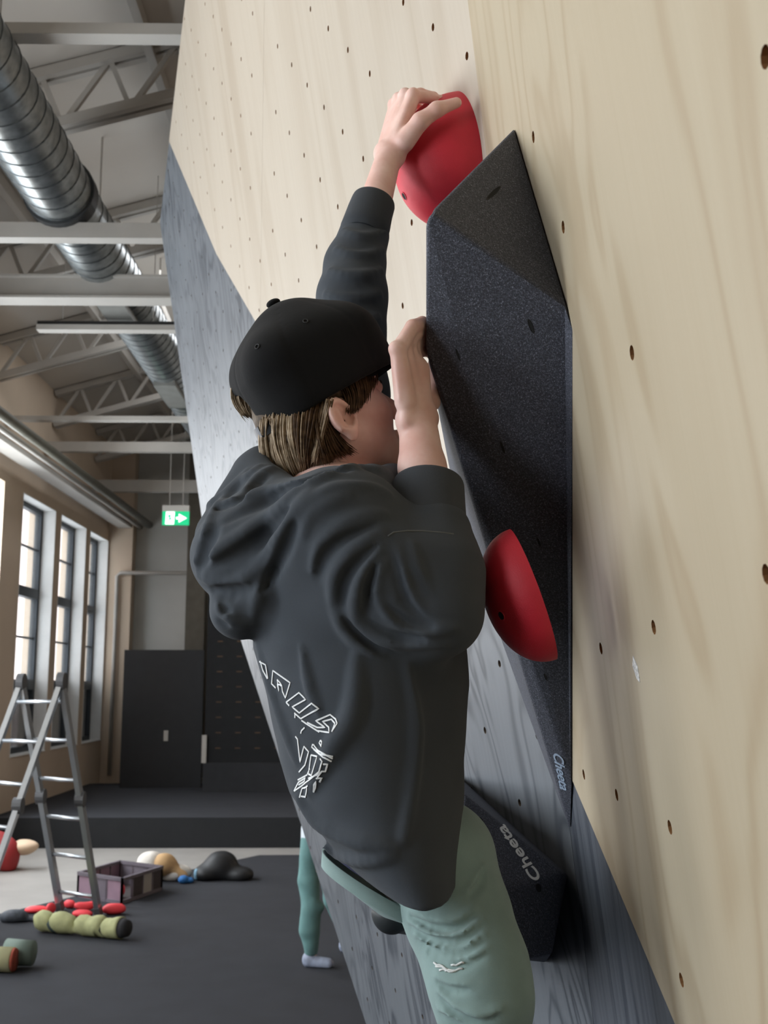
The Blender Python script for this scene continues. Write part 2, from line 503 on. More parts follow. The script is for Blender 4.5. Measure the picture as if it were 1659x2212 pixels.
# ================================================================== small implicit-surface modeller
F32 = np.float32
def smin(a, b, k):
    h = np.clip(.5 + .5 * (b - a) / k, 0, 1)
    return b * (1 - h) + a * h - k * h * (1 - h)
def smax(a, b, k): return -smin(-a, -b, k)
def d_cap(p, a, b, ra, rb):
    a = np.asarray(a, F32); b = np.asarray(b, F32); ab = b - a
    pa = p - a
    t = np.clip((pa @ ab) / max(1e-9, float(ab @ ab)), 0, 1)
    q = pa - t[:, None] * ab
    return np.sqrt((q * q).sum(1)) - (ra + (rb - ra) * t)
def d_chain(p, pts, rs, k=.006):
    d = None
    for i in range(len(pts) - 1):
        e = d_cap(p, pts[i], pts[i + 1], rs[i], rs[i + 1])
        d = e if d is None else smin(d, e, k)
    return d
def d_fold(p, pts, rs, k=.003, pad=.03):
    """like d_chain, evaluated only close to the fold"""
    a = np.asarray(pts); lo = a.min(0) - pad; hi = a.max(0) + pad
    m = ((p > lo) & (p < hi)).all(1)
    out = np.full(len(p), .1, F32)
    if m.any(): out[m] = d_chain(p[m], pts, rs, k)
    return out
def dense(pl, step=14):
    """smooth, evenly sampled version of a pixel polyline"""
    P_ = [np.array(q, float) for q in pl]; P_ = [2 * P_[0] - P_[1]] + P_ + [2 * P_[-1] - P_[-2]]; out = []
    for i in range(1, len(P_) - 2):
        p0, p1, p2, p3 = P_[i - 1:i + 3]; n = max(1, int(np.linalg.norm(p2 - p1) / step))
        for j in range(n):
            t = j / n
            out.append(.5 * (2 * p1 + (p2 - p0) * t + (2 * p0 - 5 * p1 + 4 * p2 - p3) * t * t + (3 * p1 - p0 - 3 * p2 + p3) * t ** 3))
    out.append(P_[-2]); return out
def taper(n, r, e=.3):
    return [r * (e + (1 - e) * math.sin(math.pi * min(1, max(0, (i + .3) / (n - .4)))) ** .6) for i in range(n)]
def d_ell(p, c, r, R=None):
    q = p - np.asarray(c, F32)
    if R is not None: q = q @ np.asarray(R, F32)          # columns of R = local axes
    r = np.asarray(r, F32)
    a = q / r; k0 = np.sqrt((a * a).sum(1)); b = a / r; k1 = np.sqrt((b * b).sum(1)) + 1e-9
    return k0 * (k0 - 1) / k1
def d_box(p, c, r, R=None, rad=.005):
    q = p - np.asarray(c, F32)
    if R is not None: q = q @ np.asarray(R, F32)
    q = np.abs(q) - (np.asarray(r, F32) - rad)
    return np.sqrt((np.maximum(q, 0) ** 2).sum(1)) + np.minimum(q.max(1), 0) - rad
def d_plane(p, o, n): return (p - np.asarray(o, F32)) @ np.asarray(nrm(n), F32)
def vnoise(p, s, seed=0):
    """cheap smooth noise, -1..1"""
    r = np.random.default_rng(seed); out = 0
    for i in range(5):
        w = r.normal(size=3); w = w / np.linalg.norm(w) * s * r.uniform(.6, 1.6)
        w2 = r.normal(size=3); w2 = w2 / np.linalg.norm(w2) * s * .6
        out = out + np.sin(p @ w.astype(F32) + r.uniform(0, 6.3) + 1.3 * np.sin(p @ w2.astype(F32) + r.uniform(0, 6.3)))
    return out / 5
B = 8
_L = np.stack(np.meshgrid(*[np.arange(B + 1)] * 3, indexing='ij'), -1).reshape(-1, 3)
_C8 = np.array([(0, 0, 0), (1, 0, 0), (0, 1, 0), (1, 1, 0), (0, 0, 1), (1, 0, 1), (0, 1, 1), (1, 1, 1)])
_E12 = [(0, 1), (2, 3), (4, 5), (6, 7), (0, 2), (1, 3), (4, 6), (5, 7), (0, 4), (1, 5), (2, 6), (3, 7)]
def surface(fn, lo, hi, h, slack=1.6):
    """sparse surface nets of fn(p)=0; returns verts, quads"""
    lo = np.asarray(lo, float); hi = np.asarray(hi, float)
    nb = np.ceil((hi - lo) / (h * B)).astype(int)
    gi = np.stack(np.meshgrid(*[np.arange(k) for k in nb], indexing='ij'), -1).reshape(-1, 3)
    cen = (lo + (gi + .5) * h * B).astype(F32)
    d = np.concatenate([fn(c) for c in np.array_split(cen, max(1, len(cen) // 200000))])
    gi = gi[np.abs(d) < h * B * .87 * slack]
    N = nb * B + 2
    V = []; ID = []; Q = []
    quads = []
    for ch in np.array_split(gi, max(1, len(gi) // 600)):
        if len(ch) == 0: continue
        cor = ch[:, None, :] * B + _L[None]
        val = fn((lo + cor.reshape(-1, 3) * h).astype(F32)).reshape(len(ch), B + 1, B + 1, B + 1)
        sg = val < 0
        c8 = [sg[:, i:i + B, j:j + B, k:k + B] for i, j, k in _C8]
        cnt = sum(c.astype(np.int8) for c in c8)
        act = np.argwhere((cnt > 0) & (cnt < 8))
        if len(act) == 0: continue
        b, l = act[:, 0], act[:, 1:]
        g = ch[b] * B + l
        vals = np.stack([val[b, l[:, 0] + i, l[:, 1] + j, l[:, 2] + k] for i, j, k in _C8], 1)
        pos = np.zeros((len(act), 3)); n = np.zeros(len(act))
        for e0, e1 in _E12:
            v0, v1 = vals[:, e0], vals[:, e1]
            m = (v0 < 0) != (v1 < 0)
            t = np.where(m, v0 / np.where(v0 == v1, 1, v0 - v1), 0)
            pos += m[:, None] * (_C8[e0] + t[:, None] * (_C8[e1] - _C8[e0])); n += m
        V.append(lo + (g + pos / n[:, None]) * h)
        key = (g[:, 0] * N[1] + g[:, 1]) * N[2] + g[:, 2]
        ID.append(key)
        s0 = vals[:, 0] < 0
        for ax, (e, o1, o2) in enumerate(((1, (0, 1, 0), (0, 0, 1)), (2, (0, 0, 1), (1, 0, 0)), (4, (1, 0, 0), (0, 1, 0)))):
            m = (vals[:, e] < 0) != s0
            gg = g[m]; o1 = np.array(o1); o2 = np.array(o2)
            kk = lambda a: (a[:, 0] * N[1] + a[:, 1]) * N[2] + a[:, 2]
            q = np.stack([kk(gg), kk(gg - o1), kk(gg - o1 - o2), kk(gg - o2)], 1)
            fl = s0[m]
            q[~fl] = q[~fl][:, ::-1]
            quads.append(q[:, ::-1] if False else q)
    V = np.concatenate(V); ID = np.concatenate(ID); Q = np.concatenate(quads)
    od = np.argsort(ID); ids = ID[od]
    ix = np.searchsorted(ids, Q); ix[ix >= len(ids)] = 0
    ok = (ids[ix] == Q).all(1)
    return V, od[ix[ok]]
def fast_mesh(name, V, Q, mat, parent=None, smooth=True):
    me = bpy.data.meshes.new(name)
    me.vertices.add(len(V)); me.vertices.foreach_set('co', np.asarray(V, F32).ravel())
    me.loops.add(Q.size); me.loops.foreach_set('vertex_index', Q.astype(np.int32).ravel())
    me.polygons.add(len(Q)); me.polygons.foreach_set('loop_start', np.arange(0, Q.size, 4, dtype=np.int32))
    me.update(calc_edges=True); me.validate()
    me.polygons.foreach_set('use_smooth', [smooth] * len(me.polygons))
    if mat is not None: me.materials.append(mat)
    o = bpy.data.objects.new(name, me)
    link(o, parent)
    return o
def relax(V, Q, it=2, lam=.5):
    V = V.copy(); e = np.concatenate([Q[:, [0, 1]], Q[:, [1, 2]], Q[:, [2, 3]], Q[:, [3, 0]]]); e = np.concatenate([e, e[:, ::-1]])
    n = np.bincount(e[:, 0], minlength=len(V))[:, None].clip(1)
    for _ in range(it):
        s = np.stack([np.bincount(e[:, 0], V[e[:, 1], i], len(V)) for i in range(3)], 1)
        V += lam * (s / n - V)
    return V
def sdf_obj(name, fn, lo, hi, h, mat, parent=None, it=1, slack=1.6):
    V, Q = surface(fn, lo, hi, h, slack)
    if it: V = relax(V, Q, it)
    if parent is not None:
        m = np.array(parent_world(parent).inverted()); V = V @ m[:3, :3].T + m[:3, 3]
    return fast_mesh(name, V, Q, mat, parent)
def march(fn, x, y, t0=.6, t1=3.2):
    """first hit of the pixel ray with the surface"""
    d = nrm(ray(x, y)); ts = np.linspace(t0, t1, 900)
    p = (EYE + ts[:, None] * d).astype(F32)
    v = fn(p); i = np.argmax(v < 0)
    if v[i] >= 0: i = int(np.argmin(v))
    return EYE + ts[i] * d
# ================================================================== volumes and holds on the climbing wall
M_GRIT = grit('black_sand_grit', srgb(58, 60, 70), srgb(94, 97, 108))
M_EDGE = plain('black_board_edge', srgb(24, 24, 26), .7)
M_WHITE = plain('white_print', srgb(222, 222, 220), .7, var=.05)
M_LETTER2 = plain('pale_blue_print', srgb(150, 165, 185), .7, var=.05)
M_RED = plain('red_polyurethane', srgb(196, 34, 52), .55, var=.05, scale=30, bump=.25, bscale=700)
M_HOLE_SHADE = plain('hole_shade', (.006, .006, .006), .9)  # black colour stands for the shade inside screw and bolt holes

def hull_obj(name, pts, mat, parent, bev=.006, seg=2):
    bm = bmesh.new()
    vs = [bm.verts.new(tuple(p)) for p in pts]
    r = bmesh.ops.convex_hull(bm, input=vs)
    junk = [g for g in r['geom_interior'] if isinstance(g, bmesh.types.BMVert)] + [g for g in r['geom_unused'] if isinstance(g, bmesh.types.BMVert)]
    bmesh.ops.delete(bm, geom=list(set(junk)), context='VERTS')
    bmesh.ops.dissolve_limit(bm, angle_limit=.03, verts=bm.verts, edges=bm.edges)
    bmesh.ops.recalc_face_normals(bm, faces=bm.faces)
    es = [e for e in bm.edges if len(e.link_faces) == 2 and e.calc_face_angle(0) > .15]
    bmesh.ops.bevel(bm, geom=es, offset=bev, segments=seg, affect='EDGES', profile=.5)
    me = bpy.data.meshes.new(name); bm.to_mesh(me); bm.free()
    me.materials.append(mat)
    o = bpy.data.objects.new(name, me); link(o, parent)
    return o
def shift(pts, base): return [np.asarray(p) - np.asarray(base) for p in pts]
def sinkN(p, d=.0): return np.asarray(p) + N_N * d
# --- tall wedge volume
A_ = onN(1112, 276); B_ = onN(1226, 660); C_ = onN(1238, 712); D_ = onN(1237, 1700); E_ = onN(1231, 1792)
RY = 1.47
R3 = P(920, 752, RY)
_fn = nrm(np.cross(C_ - D_, R3 - D_))
R1 = PP(930, 458, C_, _fn); R2 = PP(920, 480, C_, _fn)
K1 = onW(976, 1040); K2 = onW(1083, 1382)
K0 = onW(985, 640); K00 = onW(1010, 440)
vol = thing('wedge_volume', 'tall black gritty wedge volume bolted beside the bare birch panel', 'climbing volume', tuple(B_))
pts = [A_, B_, C_, D_, E_, R1, R2, R3, K0, K00, K1, K2]
# front facet and underside as one solid
front = [A_, R1, R2, R3, E_, D_, C_, B_]
under_pts = [R3, K1, K2, E_]
vb = np.array(B_)
mesh_v = [A_, B_, C_, D_, E_, R1, R2, R3, K0, K00, K1, K2]
def facets():
    bm = bmesh.new()
    V = [bm.verts.new(tuple(np.asarray(p) - vb)) for p in mesh_v]
    a, b, c, d, e, r1, r2, r3, k0, k00, k1, k2 = V
    for f in ((a, r1, b), (r1, r2, r3, d, c, b), (r3, e, d), (r3, k1, k2), (r3, k2, e), (r3, k0, k1), (r2, k0, r3), (r1, k00, k0), (r1, k0, r2), (a, k00, r1)):
        bm.faces.new(f)
    # closed back along the walls
    for f in ((a, b, k00), (b, c, k00), (c, k0, k00), (c, d, k0), (d, k1, k0), (d, k2, k1), (d, e, k2)):
        bm.faces.new(f)
    bmesh.ops.recalc_face_normals(bm, faces=bm.faces)
    es = [ed for ed in bm.edges if len(ed.link_faces) == 2 and ed.calc_face_angle(0) > .12 and any(v in (r1, r2, r3, b, c, a) for v in ed.verts)]
    bmesh.ops.bevel(bm, geom=es, offset=.005, segments=3, affect='EDGES', profile=.5, clamp_overlap=True)
    me = bpy.data.meshes.new('volume_body'); bm.to_mesh(me); bm.free()
    me.materials.append(M_GRIT); o = bpy.data.objects.new('volume_body', me); link(o, vol); return o
vbody = facets()
vbvh = BVHTree.FromObject(vbody, bpy.context.evaluated_depsgraph_get()) if False else None
def bvh_of(o):
    me = o.data; me.calc_loop_triangles()
    m = np.array(parent_world(o))
    vs = [tuple(m[:3, :3] @ np.array(v.co) + m[:3, 3]) for v in me.vertices]
    return BVHTree.FromPolygons(vs, [tuple(t.vertices) for t in me.loop_triangles])
def cast(bvh, x, y):
    d = nrm(ray(x, y)); h = bvh.ray_cast(Vector(EYE), Vector(d))
    if h[0] is None: return None, None
    return np.array(h[0]), np.array(h[1])
def ring_hole(pos, nor, r, parent, mat_rim, name='bolt_hole', depth=.006, rim=1.25):
    """screw hole as a flat disc with a thin rim, inner shade painted black"""
    nor = nrm(nor); u = nrm(np.cross(nor, [.3, .2, .9])); w = np.cross(nor, u)
    base = np.array(parent_world(parent).translation); v = []; f = []
    K = 16
    prof = [(rim * r, 0.0000), (rim * .98 * r, .0006), (r, .0006), (r * .8, .0003), (0.001, .0002)]
    for (rr, hh) in prof:
        for k in range(K):
            a = 2 * math.pi * k / K
            v.append(pos + (u * math.cos(a) + w * math.sin(a)) * rr + nor * hh - base)
    for i in range(len(prof) - 1):
        for k in range(K):
            k2 = (k + 1) % K; f.append((i * K + k, i * K + k2, (i + 1) * K + k2, (i + 1) * K + k))
    f.append(tuple((len(prof) - 1) * K + k for k in range(K)))
    o = mesh_obj(name, v, f, mat_rim, parent)
    o.data.materials.append(M_HOLE_SHADE)
    o.data.polygons.foreach_set('material_index', [0] * K + [0] * K + [1] * (2 * K + 1))
    return o
bv = bvh_of(vbody)
def slit_hole(bvh, x, y, dx, dy, w, parent, mat=None):
    """bolt hole as a long flat ellipse on the slanting face, its shade painted black, given by its long half axis and half width in pixels"""
    L = math.hypot(dx, dy); px, py = -dy / L * w, dx / L * w
    base = np.array(parent_world(parent).translation); v = []; f = []; K = 18
    h0, n0 = cast(bvh, x, y)
    if h0 is None: return
    for sc, lift in ((1.0, .0004), (.86, .0007), (.8, .0003)):
        for k in range(K):
            a = 2 * math.pi * k / K; c, s_ = math.cos(a) * sc, math.sin(a) * sc
            q = PP(x + dx * c + px * s_, y + dy * c + py * s_, h0, n0)
            v.append(q + n0 * lift - base)
    for i in range(2):
        for k in range(K): f.append((i * K + k, i * K + (k + 1) % K, (i + 1) * K + (k + 1) % K, (i + 1) * K + k))
    f.append(tuple(2 * K + k for k in range(K)))
    o = mesh_obj('bolt_hole', v, f, M_EDGE, parent); o.data.materials.append(M_HOLE_SHADE)
    o.data.polygons.foreach_set('material_index', [0] * K + [1] * (K + 1))
    return o
for h_ in ((1066, 417, 16, -15, 5), (1146.5, 704, 6, 16, 4.5), (989, 766, 5, 14, 2.6), (1085.5, 966, 5, 14, 2.8), (1164, 1171, 4, 10, 2.6), (1178, 1462, 3, 8, 2)): slit_hole(bv, *h_, vol)
def text_mesh(body, name, mat, parent, M, size, extrude=.0004, shear=0.0):
    cu = bpy.data.curves.new(name, 'FONT'); cu.body = body; cu.size = size; cu.extrude = extrude; cu.offset = size * .018
    cu.align_x = 'CENTER'; cu.align_y = 'CENTER'; cu.shear = shear
    t = bpy.data.objects.new(name, cu); COL.objects.link(t)
    bpy.context.view_layer.update()
    me = bpy.data.meshes.new_from_object(t)
    bpy.data.objects.remove(t); bpy.data.curves.remove(cu)
    me.transform(M)
    me.materials.clear(); me.materials.append(mat)
    o = bpy.data.objects.new(name, me); link(o, parent)
    return o
def frame_at(pos, xdir, nor, base):
    nor = nrm(nor); x = nrm(np.asarray(xdir) - nor * (np.asarray(xdir) @ nor)); y = np.cross(nor, x)
    m = Matrix.Identity(4)
    for i in range(3): m[i][0] = x[i]; m[i][1] = y[i]; m[i][2] = nor[i]; m[i][3] = pos[i] + nor[i] * .0006 - base[i]
    return m
h0, n0 = cast(bv, 1212, 1668); h1, _ = cast(bv, 1206, 1640); h2, _ = cast(bv, 1218, 1700)
if h0 is not None and h1 is not None and h2 is not None:
    text_mesh('Cheeta', 'printed_name', M_LETTER2, vol, frame_at(h0, h2 - h1, n0, vb), .03, shear=.0)
# --- lower volume with the white name
A2 = onW(985, 1672); B2 = onW(1226, 1888)
lowv = thing('lower_volume', 'low black volume with a white name print beneath the climber', 'climbing volume', tuple(B2))
f1 = P(1192, 2062, 1.92); f2 = P(1130, 2075, 1.86); f3 = P(985, 1950, 1.80)
b2 = np.array(B2)
lpts = [A2, B2, f1, f2, f3, onW(1180, 2080) + W_N * .0, onW(960, 1990), P(1000, 1712, 1.98), P(1216, 1886, 1.99)]
lo_body = hull_obj('volume_body', shift(lpts, b2), M_GRIT, lowv)
bl = bvh_of(lo_body)
h0, n0 = cast(bl, 1121, 1842); h1, _ = cast(bl, 1142, 1872); h2, _ = cast(bl, 1100, 1812)
if h0 is not None: text_mesh('Cheeta', 'printed_name', M_WHITE, lowv, frame_at(h0, h2 - h1, n0, b2), .038)
for (x, y) in ((1036, 1772), (1052, 1905), (1163, 1918)):
    h, nr = cast(bl, x, y)
    if h is not None: ring_hole(h, nr, .007, lowv, M_EDGE, rim=1.05)

# --- red dome holds
def dome(name, label, base_c, nor, up, ru, rs, pr, parent_loc, hole_px, skew=(0, 0), power=2.2):
    """half dome standing on a wall; nor outwards, ru along up, rs sideways, pr how far it stands out"""
    t = thing(name, label, 'climbing hold', tuple(base_c))
    nor = nrm(nor); up = nrm(np.asarray(up) - nor * (np.asarray(up) @ nor)); sd = np.cross(up, nor)
    NU, NV = 64, 24; v = []; f = []
    for j in range(NV + 1):
        q = j / NV
        rad = math.cos(q * math.pi / 2) ** (2 / power); hgt = math.sin(q * math.pi / 2) ** (2 / power)
        if j == 0: hgt = 0
        for i in range(NU):
            a = 2 * math.pi * i / NU
            c, s_ = math.cos(a), math.sin(a)
            v.append(sd * (rs * rad * c + skew[0] * hgt) + up * (ru * rad * s_ + skew[1] * hgt) + nor * (pr * hgt))
    for j in range(NV):
        for i in range(NU):
            i2 = (i + 1) % NU; f.append((j * NU + i, j * NU + i2, (j + 1) * NU + i2, (j + 1) * NU + i))
    f.append(tuple(range(NU - 1, -1, -1)))
    o = mesh_obj('hold_body', v, f, M_RED, t, smooth=True)
    fix_normals(o); autosmooth(o, 50)
    b = bvh_of(o)
    for (x, y, r) in hole_px:
        h, nr = cast(b, x, y)
        if h is not None: ring_hole(h, nr, r, t, M_RED, rim=1.25)
    return t, o
up_w = np.array([0, 0, 1.0])
d1c = onW(997, 350)
dome1, dome1_o = dome('dome_hold', 'large red dome hold gripped by the raised left hand', d1c, -W_N, up_w, .132, .10, .132, None, ((873, 424, .007),), skew=(0, -.012), power=2.0)
hN = nrm(np.cross(R3 - np.asarray(D_), np.asarray(E_) - np.asarray(D_)))
d2c = P(1150, 1283, 1.42)
dome2, dome2_o = dome('dome_hold', 'small red dome hold on the edge of the wedge volume', d2c, [-.93, .05, -.32], [-.36, .0, 1.0], .09, .085, .064, None, ((1083, 1330, .0055),), power=2.1)
# ================================================================== things in the hall behind
M_DUCT = NT('galvanised_duct'); M_DUCT.col(M_DUCT.ramp(M_DUCT.noise(M_DUCT.coords(), 14, 3), [(.3, srgb(140, 146, 148)), (.7, srgb(182, 188, 190))])).set(Roughness=.32, Metallic=.9); M_DUCT = M_DUCT.m
M_ALU = plain('ladder_aluminium', srgb(190, 194, 198), .35, .85, var=.05)
M_PLA = plain('grey_plastic', srgb(88, 88, 90), .5)
# tie beams across the hall
XW = XL + .02
def tie(Y, z, hgt, x1, label, flange=False):
    t = thing('tie_beam', label, 'beam', (XW, Y, z), 'white steel beams across the hall')
    mb = MB().box((0, -.05, -hgt / 2), (x1 - XW, .05, hgt / 2))
    o = mb.build('beam_web', M_STEEL, t)
    if flange:
        MB().box((0, -.09, -hgt / 2 - .018), (x1 - XW, .09, -hgt / 2)).build('beam_flange', M_STEEL, t)
        MB().box((0, -.09, hgt / 2), (x1 - XW, .09, hgt / 2 + .018)).build('beam_flange', M_STEEL, t)
    return t
zt = lambda y, Y: float(P(100, y, Y)[2])
tie(5.35, zt(72, 5.35), .064, -.98, 'topmost slim white steel beam crossing under the roof beside the bare plywood')
tie(6.95, zt(503, 6.95), .108, 1.2, 'white steel beam crossing below the dark collar of the spiral duct')
tie(8.0, zt(626, 8.0), .15, 1.2, 'deep white flanged beam crossing just above the hanging strip light', True)
tie(11.6, zt(905, 11.6), .05, 1.2, 'thin white beam crossing at the far end of the spiral duct')
tie(13.0, zt(966, 13.0), .12, 1.2, 'white beam crossing the hall just beyond the thin far one')
tie(15.3, zt(1050, 15.3), .17, 1.2, 'deepest set white beam crossing above the exit sign')
# lattice trusses carrying the roof
zb = lambda X: 1.6 + 3.9 + .283 * (X + 1.63)
def truss(Y, x0, x1, label):
    t = thing('roof_truss', label, 'truss', (XW, Y, zb(XW)), 'lattice trusses under the roof')
    L = lambda X, dz: (X - XW, 0, zb(X) + dz - zb(XW))
    for s_ in (-1, 1):
        MB().bar(np.add(L(x0, 0), (0, .04 * s_, 0)), np.add(L(x1, 0), (0, .04 * s_, 0)), .05, .07).build('bottom_chord', M_STEEL, t)
        MB().bar(np.add(L(x0, .40), (0, .04 * s_, 0)), np.add(L(x1, .40), (0, .04 * s_, 0)), .05, .07).build('top_chord', M_STEEL, t)
    x = x0; up = True; st = .34
    while x < x1 - .1:
        a = L(x, 0 if up else .4); b = L(x + st * (.9 if up else .45), .4 if up else 0)
        MB().bar(a, b, .035, .035).build('brace', M_STEEL, t)
        x += st * (.9 if up else .45); up = not up
    return t
for Y, x1, lab in ((6.9, -.2, 'nearest lattice truss under the dark end of the roof'), (9.1, 1, 'second lattice truss from the camera under the roof'), (11.2, 1.2, 'third lattice truss from the camera under the roof'),
               (13.3, 1.4, 'fourth lattice truss from the camera under the roof'), (15.4, 1.5, 'farthest lattice truss under the roof by the end wall')):
    truss(Y, XW, x1, lab)
for xp, lab in ((-2.9, 'white roof purlin running along the hall near the eaves'), (-1.5, 'white roof purlin running along the hall above the spiral duct'), (-.2, 'white roof purlin running along the hall nearest the climbing wall')):
    tag(MB().bar((xp, 5.0, ZC(xp) - .06), (xp, YE, ZC(xp) - .06), .06, .1).build('roof_purlin', M_STEEL), lab, 'beam')
# spiral duct
DR, DXc, DZc = .22, -2.07, 1.6 + 3.28
du = thing('spiral_duct', 'long galvanised spiral duct hanging under the roof', 'air duct', (DXc, 3.4, DZc))
MB().tube([(0, y, 0) for y in np.linspace(0, 12.9, 14)], DR, 32).build('duct_tube', M_DUCT, du, smooth=True)
hel = []
pitch = .15
for i in range(int(12.9 / pitch * 28)):
    a = 2 * math.pi * i / 28; hel.append((math.cos(a) * (DR + .001), pitch * i / 28, math.sin(a) * (DR + .001)))
MB().tube(hel, .0045, 5).build('spiral_seam', plain('duct_seam', srgb(92, 96, 98), .4, .7), du, smooth=True)
for yc in (3.5, 8.2): MB().tube([(0, yc - .06, 0), (0, yc + .06, 0)], DR + .02, 32).build('collar', plain('duct_collar', srgb(60, 62, 64), .5, .3), du, smooth=False)
for yc in (4.6, 7.3, 9.6):
    MB().box((-.11, yc, -DR - .03), (.11, yc + .9, -DR + .05)).build('air_outlet', plain('outlet_grille', srgb(120, 120, 116), .5, .3), du)
for yc in (2.2, 4.5, 6.9, 9.2, 11.4): MB().tube([(0, yc, DR), (0, yc, ZC(DXc) - DZc)], .008, 6).build('hanger_rod', M_STEEL, du)
# pipes and tray along the left wall
def run(name, px0, px1, h, label, r=None, w=None, mat=None, cat='pipe'):
    a = PZ(*px0, z=1.6 + h); b = np.array([a[0], YE - .02, a[2]])
    a2 = np.array([a[0], 6.0, a[2]])
    if r: o = MB().tube([a2, b], r, 14).build(name, mat, None, smooth=True)
    else: o = MB().bar(a2, b, w[0], w[1]).build(name, mat)
    return tag(o, label, cat)
M_PIPE = plain('dark_olive_pipe', srgb(96, 94, 84), .5)
run('heating_pipe', (2, 893), None, 2.5, 'dark olive pipe running along the left wall under the roof', r=.052, mat=M_PIPE)
run('cable_conduit', (2, 925), None, 2.46, 'slim white conduit between the olive pipe and the cable tray', r=.03, mat=M_STEEL)
run('cable_tray', (2, 958), None, 2.44, 'white cable tray running along the left wall above the windows', w=(.2, .05), mat=M_STEEL, cat='cable tray')
# hanging strip light
a = P(82, 708, 8.7); b = P(470, 708, 8.7)
lamp = thing('strip_light', 'hanging white strip light with a dark top rail', 'lamp', tuple(a))
MB().box((0, -.05, -.03), (b[0] - a[0], .05, .015)).build('lamp_body', M_STEEL, lamp)
MB().box((0, -.03, .015), (b[0] - a[0], .03, .05)).build('top_rail', plain('black_rail', srgb(40, 40, 40), .5), lamp)
for dx in (.2, .95): MB().tube([(dx, 0, .05), (dx, 0, ZC(a[0] + dx) - a[2])], .004, 6).build('hanger_wire', M_STEEL, lamp)
# exit sign
a = P(350, 1134, 13.4); b = P(409, 1092, 13.4)
ex = thing('exit_sign', 'lit green emergency exit sign with a white arrow pointing right', 'sign', tuple(a))
W_, H_ = b[0] - a[0], b[2] - a[2]
MB().box((0, 0, 0), (W_, .03, H_ * .7)).build('sign_panel', emit('sign_green', srgb(0, 170, 110), 1.0), ex)
MB().box((0, -.015, H_ * .7), (W_, .05, H_)).build('sign_housing', M_STEEL, ex)
G = emit('sign_white', (.95, 1, .97), 1.6)
def flat(name, pts, par, mat, y=-.004):
    n = len(pts)
    return fix_normals(mesh_obj(name, [(x * W_, y, z * H_ * .7) for x, z in pts] + [(x * W_, .001, z * H_ * .7) for x, z in pts],
                    [tuple(range(n)), tuple(range(2 * n - 1, n - 1, -1))] + [(i, i + n, (i + 1) % n + n, (i + 1) % n) for i in range(n)], mat, par))
flat('door_pictogram', [(.12, .05), (.44, .05), (.46, .97), (.14, .97)], ex, G)
flat('running_figure', [(.22, .2), (.26, .2), (.3, .42), (.37, .3), (.39, .34), (.31, .56), (.33, .72), (.25, .78), (.2, .6), (.24, .55), (.26, .6), (.25, .42)], ex, emit('figure_green', srgb(40, 190, 140), .8), -.006)
flat('arrow', [(.52, .42), (.62, .42), (.62, .18), (.92, .5), (.62, .82), (.62, .58), (.52, .58)], ex, G)
for fx in (.25, .75): MB().tube([(W_ * fx, .015, H_), (W_ * fx, .015, ZC(a[0]) - a[2])], .004, 6).build('hanger_wire', M_STEEL, ex)
# platform, boards and black wall at the far end
PFY = float(PZ(400, 1832, -.03)[1]); PFZ = float(P(400, 1766, PFY)[2])
pf = MB().box((XL + .01, PFY, -.03), (1.6, 15.9, PFZ)).build('matting_platform', M_MAT)
pf.data.materials.append(M_BLACK)
for p in pf.data.polygons:
    if abs(p.normal.y) > .9: p.material_index = 1
tag(pf, 'low black carpeted platform across the far end of the hall', 'platform')
a = P(258, 1690, 15.2); b = P(441, 1404, 15.2)
bd = thing('black_board', 'black upright board standing on the platform by the window wall', 'board', (a[0], 15.2, PFZ + .001))
MB().box((0, 0, 0), (b[0] - a[0], .06, b[2] - PFZ)).build('board_panel', plain('black_board_paint', srgb(34, 35, 38), .7), bd)
MB().box((.58, -.012, .62), (.64, 0, .76)).build('door_pull', M_STEEL, bd)
a = P(441, 1645, 14.7)
bw = thing('black_training_wall', 'black training wall with rows of small marks above a low ledge', 'training wall', (a[0], 14.7, PFZ + .001))
MB().box((0, 0, .36), (3.2, .3, 3.4)).build('wall_panel', M_BLACK, bw)
MB().box((0, -.12, 0), (3.2, .3, .36)).build('ledge', plain('charcoal_carpet', srgb(46, 47, 50), .95), bw)
MB().box((-.03, -.05, .36), (.03, 0, .72)).build('steel_bracket', M_STEEL, bw)
mb = MB()
for i in range(9):
    for j in range(14):
        x = .18 + i * .26; z = .55 + j * .2
        mb.box((x - .04, -.004, z - .006), (x + .03, 0.001, z + .006))
tag(mb.build('grip_marks', plain('dim_orange_marks', srgb(92, 70, 48), .8), bw), kind='stuff')
# wall pilaster and pipes at the end wall
a = P(226, 1690, 15.9)
tag(MB().box((XL + .0, 16.45, -.1), (XL + .36, YE, 6.0)).build('trim_1', M_WALL), kind='structure')
a = P(400, 1300, 16.3)
tag(MB().box((a[0], 16.35, .3), (a[0] + .28, YE, 5.6)).build('trim_2', plain('dark_column', srgb(96, 90, 80), .8)), kind='structure')
a = P(250, 1236, 16.3)
wp = tag(MB().tube([(a[0], 16.4, .35), (a[0], 16.4, a[2] - .05), (a[0] + .05, 16.4, a[2]), (a[0] + 2.5, 16.4, a[2])], .03, 10).build('wall_pipe', M_STEEL, None, True), 'white pipe bent along the end wall above the black board', 'pipe')
# floor mat
mp = [PZ(645, 1845), PZ(560, 1847), PZ(470, 1866), PZ(330, 1896), PZ(60, 1960), PZ(-60, 1987)]
mp = [(p[0], p[1]) for p in mp]
mp[0] = (1.6, mp[0][1])
poly = mp + [(-3.6, 6.0), (-3.6, YB + 1), (1.6, YB + 1)]
n = len(poly)
fm = MB().prism([(x, y, 0) for x, y in poly], (0, 0, -.029)).build('floor_mat', M_MAT); fix_normals(fm)
tag(fm, 'large dark grey carpeted floor mat under the climbing wall', 'mat')

